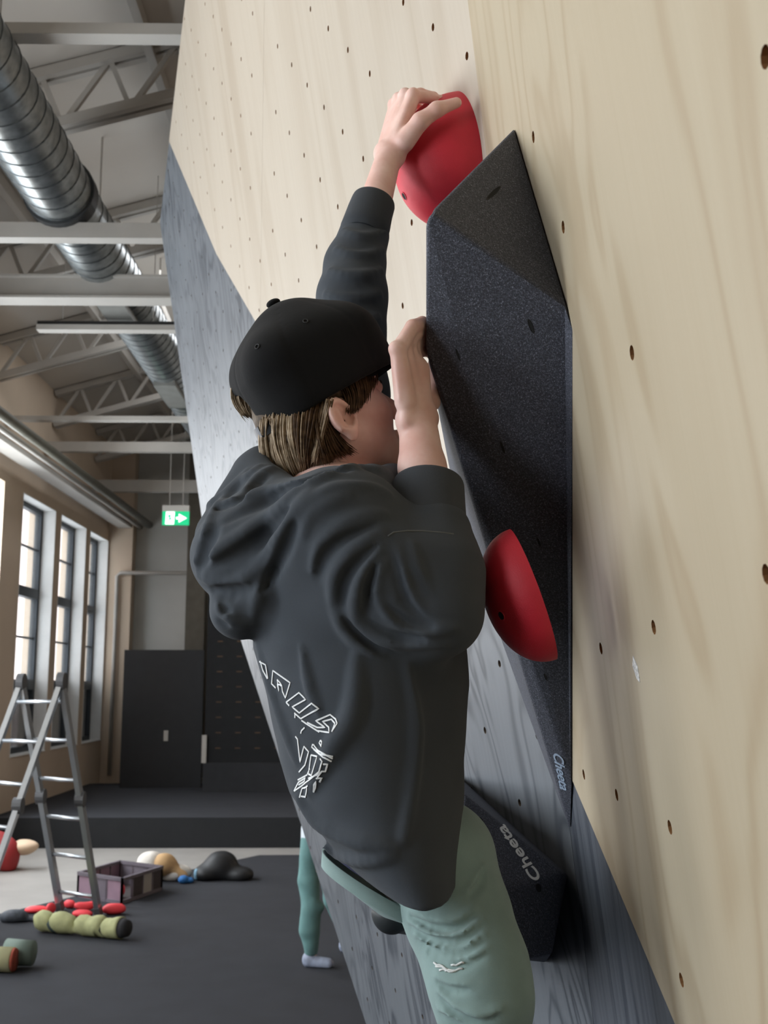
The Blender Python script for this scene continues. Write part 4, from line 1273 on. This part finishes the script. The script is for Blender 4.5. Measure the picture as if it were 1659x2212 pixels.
valleys = [
    (_cp([(715, 1640), (760, 1510), (860, 1420), (1040, 1340)]), .006),
    (_cp([(850, 1800), (870, 1650), (930, 1550), (1040, 1450)]), .007),
    (_cp([(990, 1830), (985, 1700), (1030, 1560)]), .006),
    (_cp([(860, 1850), (950, 1950), (1080, 2030), (1180, 2075)]), .006),
    (_cp([(1000, 1870), (1120, 1935), (1280, 1960)]), .005),
    (_cp([(1100, 1790), (1200, 1870), (1330, 1900)]), .004),
    (_cp([(120, 1590), (250, 1520), (400, 1430), (500, 1335), (570, 1260)]), .010),
    (_cp([(200, 1330), (330, 1260), (480, 1190), (640, 1120), (760, 1060), (900, 1040)]), .009),
    (_cp([(420, 1700), (500, 1560), (560, 1420), (600, 1320)]), .009),
    (_cp([(195, 1760), (215, 1800), (240, 1815)]), .006), (_cp([(190, 1870), (215, 1880)]), .005),
    (_cp([(70, 1580), (85, 1510), (100, 1450), (140, 1385), (160, 1340)]), .014),
    (_cp([(350, 1690), (250, 1712), (150, 1700)]), .011),
    ([(850, 1205), (862, 1260), (885, 1310), (930, 1350)], .005),
    ([(470, 1100), (520, 1075), (575, 1030)], .007),
]
def _trace(pl): return [march(hoodie_base, x, y, .9, 2.2) for x, y in dense(pl)]
RID = [(_trace(pl), r, lf) for pl, r, lf in ridges]
VAL = []
for pl, r in valleys:
    tr = _trace(pl); VAL.append(([h - nrm(h - EYE) * r * .45 for h in tr], r))
# sleeve-left folds: rings across the sleeve
LF = []
for yy, xl, xr, r in ((505, 735, 838, .007), (545, 722, 836, .008), (590, 705, 832, .009), (640, 696, 828, .009), (690, 705, 822, .008)):
    LF.append(([march(hoodie_base, xl + (xr - xl) * t, yy + 14 * math.sin(t * 3.1) - 8, 1.2, 2.4) for t in np.linspace(.06, .92, 9)], r))
def hoodie_sdf(p):
    d = hoodie_base(p)
    for pts, r, lf in RID:
        near = d_fold(p, pts, taper(len(pts), r * .82, .1))
        d = smin(d, near, .010)
    for pts, r in LF:
        d = smin(d, d_fold(p, pts, taper(len(pts), r * .55 + .001, .4)), .012)
    for pts, r in VAL:
        d = smax(d, -d_fold(p, pts, taper(len(pts), r * 1.05, .1)), .007)
    d = d + .0025 * vnoise(p, 26, 21) + .0016 * vnoise(p, 64, 22)
    # openings: neck, cuffs end here
    d = smax(d, -d_cap(p, P(690, 985, HY + .0), P(704, 1072, HY + .01), .072, .060), .008)
    d = smax(d, d_plane(p, hem_o, hem_n), .006)
    return d
lo, hi = bounds([P(425, 1230, 1.45), P(1045, 1330, 1.33), P(760, 480, 1.8), P(930, 1965, 1.36), P(700, 1800, 1.68), P(800, 600, 1.84)], .03)
lo[1] -= .02
V, Q = surface(hoodie_sdf, lo, hi, .0034)
V = relax(V, Q, 1)
hoodie = fast_mesh('hoodie', V - base, Q, M_HOOD, person)
hb = bvh_of(hoodie)
# cuffs and hem band
def tube_cloth(name, pts, rs, mat, parent, wall=.004, seg=48, rib=0, sx=1.0):
    """open tube of cloth with a rolled edge"""
    pts = [np.asarray(p) for p in pts]; v = []; f = []
    t = nrm(pts[-1] - pts[0]); x = nrm(np.cross(t, [0, 1, 0])); y = np.cross(t, x)
    rings = [(p, r) for p, r in zip(pts, rs)] + [(pts[-1] + t * wall * .3, rs[-1] - wall * .5), (pts[-1] - t * .001, rs[-1] - wall), (pts[-1] - t * .02, rs[-1] - wall)]
    for p, r in rings:
        for k in range(seg):
            a = 2 * math.pi * k / seg
            rr = r * (1 + rib * math.cos(a * seg / 2))
            v.append(p + (x * math.cos(a) * sx + y * math.sin(a)) * rr - base)
    for i in range(len(rings) - 1):
        for k in range(seg):
            k2 = (k + 1) % seg; f.append((i * seg + k, i * seg + k2, (i + 1) * seg + k2, (i + 1) * seg + k))
    o = mesh_obj(name, v, f, mat, parent, True); fix_normals(o)
    return o
ca = [P(922, 1166, 1.398), P(921, 1152, 1.402), P(922, 1135, 1.406), P(923, 1095, 1.416), P(925, 1052, 1.428), P(925, 1046, 1.43)]
tube_cloth('cuff', ca, [.048, .0525, .0525, .0505, .0482, .047], M_RIB, hoodie, sx=1.0)
la = [P(784, 512, 1.777), P(787, 500, 1.779), P(792, 485, 1.783), P(799, 460, 1.790), P(806, 440, 1.796), P(807, 436, 1.797)]
tube_cloth('cuff', la, [.038, .0425, .0418, .0400, .0388, .0378], M_RIB, hoodie)
# stitched seam above the right cuff
MB().tube([cast(hb, x, y)[0] - base if cast(hb, x, y)[0] is not None else P(x, y, 1.36) - base for x, y in ((838, 1158), (850, 1150), (880, 1147), (910, 1147), (950, 1150), (980, 1154))], .0012, 5).build('seam_stitch', plain('grey_thread', srgb(92, 94, 94), .9), hoodie, True)
# printed lettering: outlines drawn on the cloth
M_PRINT = plain('white_screen_print', srgb(225, 226, 226), .8, var=.04)
def ink(name, strokes, w):
    mb = MB()
    for st in strokes:
        pts = []
        for (x, y), (x2, y2) in zip(st[:-1], st[1:]):
            n_ = max(2, int(math.hypot(x2 - x, y2 - y) / 4))
            for i in range(n_): pts.append((x + (x2 - x) * i / n_, y + (y2 - y) * i / n_))
        pts.append(st[-1])
        cur = []
        def flush(c):
            if len(c) < 2: return
            v = []; f = []
            for i, (h_, n_) in enumerate(c):
                t = nrm(c[min(i + 1, len(c) - 1)][0] - c[max(i - 1, 0)][0]); s_ = nrm(np.cross(n_, t))
                for q, l_ in ((-1, .0004), (-.8, .0011), (.8, .0011), (1, .0004)): v.append(h_ + s_ * w * q + n_ * l_ - base)
            for i in range(len(c) - 1):
                for k_ in range(3): f.append((i * 4 + k_, i * 4 + k_ + 1, (i + 1) * 4 + k_ + 1, (i + 1) * 4 + k_))
            mb.add(v, f)
        for x, y in pts:
            h_, n_ = cast(hb, x, y)
            if h_ is None or (cur and np.linalg.norm(h_ - cur[-1][0]) > .03): flush(cur); cur = []
            if h_ is not None: cur.append((h_, n_))
        flush(cur)
    if mb.v: return mb.build(name, M_PRINT, hoodie)
q_ = lambda L: [(560 + x * .15375, 1420 + y * .15375) for x, y in L]
ink('printed_lettering', [q_(s) for s in (
    [(10, 60), (95, 105), (125, 300)], [(20, 50), (60, 190), (120, 300)],
    [(240, 430), (180, 370), (200, 185), (440, 355), (375, 570), (335, 480), (325, 400), (300, 390)], [(260, 310), (285, 475), (262, 380), (325, 385), (260, 310)],
    [(385, 630), (565, 495), (660, 590), (470, 695), (570, 780), (740, 645), (835, 720), (590, 860), (500, 780)], [(385, 630), (430, 680)],
    [(600, 885), (680, 940), (850, 1050)], [(680, 915), (820, 985), (930, 985), (800, 890), (1000, 805), (1080, 870), (1100, 930), (1025, 1045)],
    [(830, 1030), (990, 1060), (985, 985), (895, 900), (1020, 870), (1070, 930), (1030, 1040)],
    [(510, 790), (508, 850)], [(590, 1070), (600, 1030), (645, 985)],
    [(515, 1110), (545, 1150), (580, 1470), (635, 1250), (700, 1325), (650, 1510), (565, 1610)],
    [(760, 1215), (745, 1260), (860, 1360), (1035, 1390)], [(765, 1220), (830, 1310), (1030, 1420)], [(770, 1290), (900, 1400), (1015, 1460)],
    [(870, 1165), (850, 1200), (880, 1255), (885, 1190), (870, 1165)],
    [(735, 1370), (820, 1395), (740, 1660), (700, 1640), (735, 1370)], [(860, 1420), (885, 1460), (830, 1640), (700, 1700)], [(900, 1500), (960, 1500), (930, 1600), (880, 1600), (820, 1680)],
    [(495, 1880), (560, 1750), (660, 1690), (640, 1740), (560, 1790)], [(500, 1880), (700, 1730), (850, 1600)], [(550, 1720), (680, 1650), (720, 1560)],
    [(570, 1970), (610, 1840), (680, 1820), (655, 1960), (590, 1950)], [(690, 1800), (640, 1840)],
    [(765, 1890), (770, 1790), (800, 1740), (790, 1830), (765, 1890)], [(800, 1700), (880, 1690), (850, 1750)])], .0011)

# ------------------------------------------------------------------ cap
CR = np.array([.113, .096, .150])
CAP_C = hp(.018, 0, .026)
def rim_off(p):  # signed height above the rim plane
    return d_plane(p, hp(0, 0, .012), nrm(HU * 1.0 - HF * .10))
def cap_sdf(p):
    q = (p - CAP_C.astype(F32)) @ HM.astype(F32)
    wq = .2 * np.clip(.052 - q[:, 2], 0, .07) * np.clip(-q[:, 0] / .09, 0, 1)
    p = p - wq[:, None] * HF.astype(F32)
    q = (p - CAP_C.astype(F32)) @ HM.astype(F32)
    e = d_ell(p, CAP_C, CR, HM)
    box = d_box(p, hp(.018, 0, .058), (.110, .093, .085), HM, .06)
    d = smin(e, box, .02) 
    # panel seams
    ang = np.arctan2(q[:, 1], q[:, 0]); s_ = np.abs(np.sin(ang * 3)); 
    d = d + .0012 * np.exp(-(s_ / .06) ** 2) + .0014 * vnoise(p, 40, 31)
    shell = np.maximum(d, -(d + .008))
    shell = smax(shell, -rim_off(p), .002)
    # open arch at the back above the strap
    arch = d_ell(p, hp(-.104, -.036, .044), (.042, .036, .036), HM)
    return smax(shell, -arch, .002)
cap = pchild('cap', cap_sdf, [hp(-.14, 0, 0), hp(.12, 0, 0), hp(0, .11, .2), hp(0, -.11, 0)], .03, .0024, M_CAP, 5)
# strap across the back opening, button, eyelets
def arc(pts, w, th, name, mat, par, nrmf):
    v = []; f = []
    for i, p in enumerate(pts):
        for du, dn in ((-w, 0), (w, 0), (w, th), (-w, th)): v.append(p + HU * du + nrmf(p) * dn - base)
    for i in range(len(pts) - 1):
        for k_ in range(4): f.append((i * 4 + k_, i * 4 + (k_ + 1) % 4, (i + 1) * 4 + (k_ + 1) % 4, (i + 1) * 4 + k_))
    f += [(3, 2, 1, 0), tuple((len(pts) - 1) * 4 + k_ for k_ in range(4))]
    return fix_normals(mesh_obj(name, v, f, mat, par, False))
outn = lambda p: nrm((p - CAP_C) - HU * ((p - CAP_C) @ HU))
st_pts = [CAP_C + HF * (-.1150 * math.cos(a) + .006) + HR * (.097 * math.sin(a)) + HU * -.014 for a in np.linspace(-.9, .35, 15)]
arc(st_pts, .009, .003, 'strap', M_CAP, cap, outn)
arc([CAP_C + HF * (-.1180 * math.cos(a) + .006) + HR * (.099 * math.sin(a)) + HU * -.014 for a in np.linspace(-.25, .1, 6)], .008, .003, 'strap_buckle', plain('dark_buckle', srgb(62, 66, 74), .5), cap, outn)
bt = sdf_obj('cap_button', lambda p: d_ell(p, hp(.010, 0, .179), (.011, .011, .006), HM), hp(.010, 0, .179) - .02, hp(.010, 0, .179) + .02, .0015, M_CAP, cap)
cb_ = bvh_of(cap)
for (ex_px, ey_px) in ((660, 694), (556, 749)):
    h_, n_ = cast(cb_, ex_px, ey_px)
    if h_ is None: continue
    u1 = nrm(np.cross(n_, [.2, .1, .9])); u2 = np.cross(n_, u1)
    MB().tube([h_ + n_ * .0006 + (u1 * math.cos(a) + u2 * math.sin(a)) * .0034 - base for a in np.linspace(0, 2 * math.pi, 15)], .0009, 6).build('eyelet', plain('eyelet_thread', srgb(44, 44, 46), .8), cap, True)
# brim: curved, slightly thick
def brim():
    v = []; f = []; NU, NV = 25, 9
    for side in (0, 1):
        for j in range(NV):
            for i in range(NU):
                a = (i / (NU - 1) - .5) * 2.3; t = j / (NV - 1)
                x0 = .088 * math.cos(a * .95); y0 = .084 * math.sin(a)
                reach = .086 * math.cos(a / 2.3 * 2 * 1.2) ** .7
                f_ = x0 + t * reach; r_ = y0 * (1 - .02 * t)
                u_ = .042 - .014 * (y0 / .086) ** 2 * (1 + .3 * t) + .004 * t - .012 * t * t + (0 if side else -.004)
                v.append(hp(f_ - .012, r_, u_) - base)
    n1 = NU * NV
    for j in range(NV - 1):
        for i in range(NU - 1):
            a, b, c, d = j * NU + i, j * NU + i + 1, (j + 1) * NU + i + 1, (j + 1) * NU + i
            f.append((a, b, c, d)); f.append((a + n1, d + n1, c + n1, b + n1))
    bd = [i for i in range(NU)] + [j * NU + NU - 1 for j in range(1, NV)] + [(NV - 1) * NU + i for i in range(NU - 2, -1, -1)] + [j * NU for j in range(NV - 2, 0, -1)]
    for a, b in zip(bd, bd[1:] + bd[:1]): f.append((a, a + n1, b + n1, b))
    o = mesh_obj('brim', v, f, M_CAP, cap, True); fix_normals(o); autosmooth(o, 50); return o
brim()

# ------------------------------------------------------------------ hair
def on_head(x, y, off, Yd):
    h = march(lambda q: np.minimum(head_sdf(q), hair_base(q)), x, y, 1.2, 1.9)
    v = min(float(head_sdf(h[None].astype(F32))[0]), float(hair_base(h[None].astype(F32))[0]))
    if v > .004: h = P(x, y, Yd)
    return h - nrm(h - EYE) * off
def strands(name, roots, mat, parent, seed=1, r0=.0028):
    mb = MB(); r = np.random.default_rng(seed)
    for (a, b, c, n_, sp, ra) in roots:
        for i in range(n_):
            j = r.normal(size=(3, 3)) * sp
            A, Bm, C = a + j[0], b + j[0] * .8 + j[1] * .35, c + j[0] * .7 + j[2] * .6
            pts = [(1 - t) ** 2 * A + 2 * t * (1 - t) * Bm + t * t * C - base for t in np.linspace(0, 1, 8)]
            ww = ra * r.uniform(.7, 1.2)
            mb.tube(pts, [ww * .8, ww, ww, ww * .95, ww * .8, ww * .6, ww * .4, ww * .12], 6)
    return mb.build(name, mat, parent, True)
def hair_base(p):
    d = d_ell(p, hp(-.004, 0, .012), (.088, .079, .080), HM)
    d = smin(d, d_ell(p, SKULL_C, (.0945, .0785, .0945), HM), .01)
    d = smin(d, d_cap(p, hp(-.044, .02, -.03), P(645, 1000, 1.53), .042, .026), .02)
    d = smin(d, d_cap(p, hp(-.05, .05, -.02), hp(-.045, .05, -.07), .022, .012), .02)
    d = smax(d, d_plane(p, hp(.02, 0, 0), HF), .01)
    d = smax(d, -d_ell(p, hp(.002, .085, -.022), (.022, .03, .034), HM), .006)
    d = d + .0009 * np.sin((p @ nrm(HF + .3 * HU).astype(F32)) * 900 + 1.5 * vnoise(p, 60, 8)) 
    return d
hair = pchild('hair', hair_base, [hp(-.13, 0, 0), hp(.05, .09, .09), hp(0, -.09, -.1), P(640, 1010, 1.45)], .03, .0024, M_HAIR, 1)
M_HAIRD = hair_mat('dark_brown_hair', srgb(54, 40, 29), srgb(104, 80, 58))
M_HAIRB = hair_mat('sun_bleached_hair', srgb(112, 94, 74), srgb(190, 170, 144))
nape, dark_, tuft = [], [], []
def lock(x0, y0, xm, ym, x1, y1, Yd, n, sp, ra, o=(.001, .006, .006)):
    return (on_head(x0, y0, o[0], Yd), on_head(xm, ym, o[1] * 2, Yd), on_head(x1, y1, o[2], Yd), n, sp, ra)
for t in np.linspace(0, 1, 52):          # nape, falling to the collar
    x0 = 562 + 144 * t; y0 = 918 - 42 * t
    ln = 1042 - 46 * t ** 2 + 10 * math.sin(t * 23)
    L_ = lock(x0 + 6, y0 - 10, x0 - 6, (y0 + ln) / 2 - 8, x0 + 24 * math.sin(t * 5) + 22 * (1 - t), ln, 1.56 - .08 * t, 18, .0026, .0013)
    (nape if t < .5 or RNG.random() < .25 else dark_).append(L_)
for t in np.linspace(0, 1, 14):          # behind the ear to the neck
    dark_.append(lock(682 + 12 * t, 880 + 12 * t, 684 + 36 * t, 950, 700 + 66 * t, 1002 - 26 * t, 1.475, 16, .0024, .0012))
for t in np.linspace(0, .8, 24):          # in front of the ear, under the cap rim
    ln = (42 * math.sin(min(1, .3 + t * .8) * 3.14)) + 8
    dark_.append(lock(740 + 82 * t, 836 - 46 * t, 758 + 70 * t, 842 - 46 * t + ln * .5, 752 + 70 * t, 850 - 46 * t + ln, 1.48, 14, .0022, .0010))
for t in np.linspace(0, 1, 22):          # tuft pushed out of the opening at the back
    a = P(506 + 46 * t, 828 + 14 * t, 1.555); c = P(530 + 32 * t, 900, 1.555); b = P(494 + 50 * t, 868, 1.54)
    tuft.append((a, b, c, 9, .0026, .0013))
strands('hair_locks', nape + tuft, M_HAIRB, hair, 5)
strands('hair_locks', dark_, M_HAIRD, hair, 6)

# ------------------------------------------------------------------ trousers, shirt, shoes
def jeans_sdf(p):
    d = d_ell(p, P(935, 1842, 1.54), (.072, .12, .074), np.stack([nrm([.8, 0, -.6]), [0, 1, 0], nrm([.6, 0, .8])], 1))
    leg = d_chain(p, [P(950, 1865, 1.50), P(988, 1975, 1.465), P(1028, 2085, 1.43), P(1046, 2160, 1.42)], [.070, .066, .062, .056], .02)
    leg = smin(leg, d_cap(p, P(1046, 2160, 1.42), ANR + np.array([0, 0, .05]), .055, .048), .03)
    d = smin(d, leg, .04)
    l2 = d_cap(p, P(935, 1872, 1.64), KNL, .068, .06)
    l2 = smin(l2, d_cap(p, KNL, ANL + np.array([.03, -.04, 0]), .06, .045), .03)
    d = smin(d, l2, .04)
    return d
JR = [([(890, 1968), (935, 1990), (985, 1992), (1030, 1962)], .009), ([(885, 1988), (935, 2018), (990, 2022), (1040, 1990)], .011), ([(900, 2018), (945, 2046), (1000, 2046), (1045, 2020)], .010),
      ([(925, 2050), (968, 2076), (1015, 2070), (1050, 2050)], .009), ([(950, 2140), (985, 2178), (1040, 2195), (1080, 2180)], .011), ([(952, 2180), (990, 2206), (1030, 2218)], .010), ([(945, 2110), (970, 2128), (1010, 2128)], .007), ([(1010, 1930), (1035, 1900), (1045, 1870)], .008)]
JRT = [([march(jeans_sdf, x, y, .9, 2.3) for x, y in dense(pl)], r) for pl, r in JR]
JVT = [([h - nrm(h - EYE) * .002 for h in (march(jeans_sdf, x, y + 12, .9, 2.3) for x, y in dense(pl))], .0048) for pl, r in JR]
def jeans_f(p):
    d = jeans_sdf(p)
    for pts, r in JRT: d = smin(d, d_fold(p, pts, taper(len(pts), r * .55, .1)), .009)
    for pts, r in JVT: d = smax(d, -d_fold(p, pts, taper(len(pts), r, .1)), .006)
    d = d + .002 * vnoise(p, 34, 41)
    d = smax(d, -d_plane(p, P(900, 1850, 1.52), nrm([-.45, -.15, -.88])) * 0 + d, .001)
    d = smax(d, d_plane(p, hem_o - hem_n * .02 + hem_n * -.012, -hem_n * -1) * 0 + d, .001)
    return d
lo, hi = bounds([P(700, 1800, 1.5), P(1140, 2150, 1.3), ANR, KNL, ANL, P(900, 1800, 1.7)], .06)
jeans = fast_mesh('jeans', *(lambda V, Q: (relax(V, Q, 1) - base, Q))(*surface(jeans_f, lo, hi, .0034)), M_JEAN, person)
jb_ = bvh_of(jeans)
# worn rip with white threads
mb = MB()
for i, (x0, y0, x1, y1) in enumerate(((938, 2080, 968, 2094), (942, 2086, 975, 2098), (950, 2095, 985, 2100), (962, 2098, 1000, 2094), (975, 2086, 1003, 2078))):
    pts = []
    for t in np.linspace(0, 1, 6):
        h_, n_ = cast(jb_, x0 + (x1 - x0) * t, y0 + (y1 - y0) * t + 2 * math.sin(t * 9 + i))
        if h_ is not None: pts.append(h_ + n_ * .001 - base)
    if len(pts) > 2: mb.tube(pts, .0013, 5)
if mb.v: mb.build('frayed_threads', plain('white_thread', srgb(206, 208, 206), .9), jeans, True)
# open waistband standing off the back
def band(name, cen, ax, ay, up, h0, h1, mat, parent, wall=.004, a0=0, a1=2 * math.pi, seg=56, flare=0.0, close=False):
    v = []; f = []; up = nrm(up); x = nrm(np.asarray(ax) - up * (np.asarray(ax) @ up)); y = np.cross(up, x)
    la_, lb_ = np.linalg.norm(ax), ay
    for (dr, hh) in ((0, h0), (flare, h1), (flare - wall, h1), (-wall, h0)):
        for k_ in range(seg + 1):
            a = a0 + (a1 - a0) * k_ / seg
            v.append(cen + x * math.cos(a) * (la_ + dr) + y * math.sin(a) * (lb_ + dr) + up * hh - base)
    n_ = seg + 1; lay = 3
    if close:
        for k_ in range(seg + 1):
            a = a0 + (a1 - a0) * k_ / seg
            v.append(cen + x * math.cos(a) * la_ * .1 + y * math.sin(a) * lb_ * .1 + up * (h0 - .02) - base)
        lay = 4
    for i in range(lay):
        for k_ in range(seg): f.append((i * n_ + k_, i * n_ + k_ + 1, (i + 1) * n_ + k_ + 1, (i + 1) * n_ + k_))
    return fix_normals(mesh_obj(name, v, f, mat, parent, True))
wa, wb = P(712, 1828, 1.56), P(995, 1830, 1.56)
cen = P(866, 1872, 1.52)
upv = nrm(np.array([.46, .0, .89]))
band('waistband', P(882, 1866, 1.555), np.array([.094, 0, -.049]), .100, upv, -.056, -.038, M_JEAN, jeans, flare=.008, close=True, a0=.35 * math.pi, a1=1.6 * math.pi)
band('t_shirt_hem', P(882, 1864, 1.555), np.array([.092, 0, -.048]), .098, upv, -.034, .05, M_TEE, person, flare=-.012, a0=.35 * math.pi, a1=1.6 * math.pi)
# climbing shoes: left one braced on the wall, right one below the frame
def shoe(name, heel, toe, upd, s_=1.0):
    d = nrm(toe - heel); u = nrm(upd - d * (upd @ d)); w = np.cross(d, u); R_ = np.stack([d, w, u], 1); L = np.linalg.norm(toe - heel)
    t = empty(name); t.parent = person
    def f(p):
        e = d_ell(p, heel + d * .03 + u * .03, (.036, .031, .042), R_)
        e = smin(e, d_cap(p, heel + d * .03 + u * .02, toe - d * .03 + u * .012, .033, .026), .02)
        return e
    o = pchild(name + '_body', f, [heel, toe, heel + u * .07], .06, .004, M_SHOE2, 1)
    def g(p):
        q = (p - heel.astype(F32)) @ R_.astype(F32)
        return smax(f(p) - .003, q[:, 2] - .012, .004)
    bpy.data.objects.remove(t)
    o.name = name
    pchild('sole', g, [heel, toe, heel + u * .07], .06, .004, M_SHOE, 1, o)
    return o
_hl = P(838, 1992, 2.06)
shoe('climbing_shoe', _hl, onW(905, 2000) - W_N * .03, np.array([.35, .1, 1.0]))
shoe('climbing_shoe', ANR + np.array([-.02, .0, -.05]), ANR + np.array([.12, .10, -.10]), np.array([0, 0, 1.0]))
# finger nail of the left thumb
_n = P(984, 219, 1.795)
sdf_obj('thumb_nail', lambda p: d_ell(p, _n, (.0062, .0035, .0048)), _n - .015, _n + .015, .001, plain('nail', srgb(236, 196, 184), .3), person)

# ================================================================== child standing behind the climbing wall
KY = 6.2
kf = PZ(672, 2088); KY = kf[1]
kb_ = np.array([kf[0], kf[1], 0.0])
def kp(x, y, dy=0.0): return P(x, y, KY + dy)
hipk = kp(672, 1822); kneek = kp(672, 1955, -.02); ankk = kp(674, 2066); ank2 = kp(752, 2040, .35)
def child_body(p):
    d = d_chain(p, [hipk, kneek, ankk], [.05, .04, .028], .02)
    d = smin(d, d_chain(p, [hipk + (.08, .1, 0), kp(720, 1940, .25), ank2], [.05, .04, .028], .02), .03)
    d = smin(d, d_cap(p, hipk + (.04, .05, .03), hipk + (.06, .05, .36), .085, .09), .04)
    d = smin(d, d_cap(p, hipk + (.06, .05, .4), hipk + (.07, .05, .46), .04, .04), .02)
    d = smin(d, d_ell(p, hipk + (.08, .05, .55), (.085, .07, .1)), .02)
    for s_ in (-.1, .2):
        d = smin(d, d_chain(p, [hipk + (.06, s_, .36), hipk + (.12, s_, .17), hipk + (.28, s_ * .6, .18)], [.04, .032, .024], .01), .02)
    return d
lo, hi = bounds([kf, hipk + (.5, .5, .7), hipk - .2, ank2], .15)
V, Q = surface(child_body, lo, hi, .011)
child = fast_mesh('person', relax(V, Q, 1) - kb_, Q, M_SKIN); child.location = kb_
tag(child, 'child in teal joggers standing behind the climbing wall edge', 'person')
def kchild(name, fn, h, mat, parent=None):
    V, Q = surface(fn, lo, hi, h); return fast_mesh(name, relax(V, Q, 1) - kb_, Q, mat, parent or child)
def child_pants(p):
    d = d_chain(p, [hipk + (0, 0, .01), kp(666, 1900), kp(671, 1965, -.02), kp(668, 2010, -.01), kp(672, 2052)], [.062, .062, .056, .062, .040], .012)
    d = smin(d, d_cap(p, kp(676, 1950, -.05), kp(690, 1958, -.02), .022, .03), .02)
    d = smin(d, d_chain(p, [hipk + (.08, .1, 0), kp(720, 1940, .25), ank2 + (-.005, 0, .04)], [.07, .06, .042], .02), .03)
    d = smin(d, d_cap(p, hipk + (.03, .03, 0), hipk + (.05, .06, .04), .085, .085), .03)
    d = d + .006 * vnoise(p, 36, 51)
    return smax(d, p[:, 2] - F32(hipk[2] + .035), .004)
kchild('joggers', child_pants, .006, plain('teal_cotton', srgb(104, 142, 140), .85, var=.12, scale=14))
kchild('t_shirt', lambda p: smax(smin(d_cap(p, hipk + (.035, .04, .0), hipk + (.05, .05, .34), .098, .1), d_cap(p, hipk + (.05, -.06, .34), hipk + (.1, -.1, .24), .05, .05), .03) + .004 * vnoise(p, 30, 52), -(p[:, 2] - F32(hipk[2] + .005)), .004), .009, plain('white_cotton', srgb(206, 212, 218), .9))
def child_shoe(f, name):
    d = nrm([.93, -.25, 0])
    return lambda p: smax(smin(d_cap(p, f + (-.02, 0, .03), f + d * .1 + (0, 0, .022), .036, .032), d_ell(p, f + (-.015, 0, .05), (.04, .036, .038)), .015), -(p[:, 2] - F32(.002)), .004)
M_KS = plain('pale_blue_trainer', srgb(150, 158, 178), .6, var=.2, scale=30)
kchild('trainer', child_shoe(np.array([ankk[0], ankk[1], 0]), 'a'), .005, M_KS)
kchild('trainer', child_shoe(np.array([ank2[0], ank2[1], 0]), 'b'), .006, M_KS)
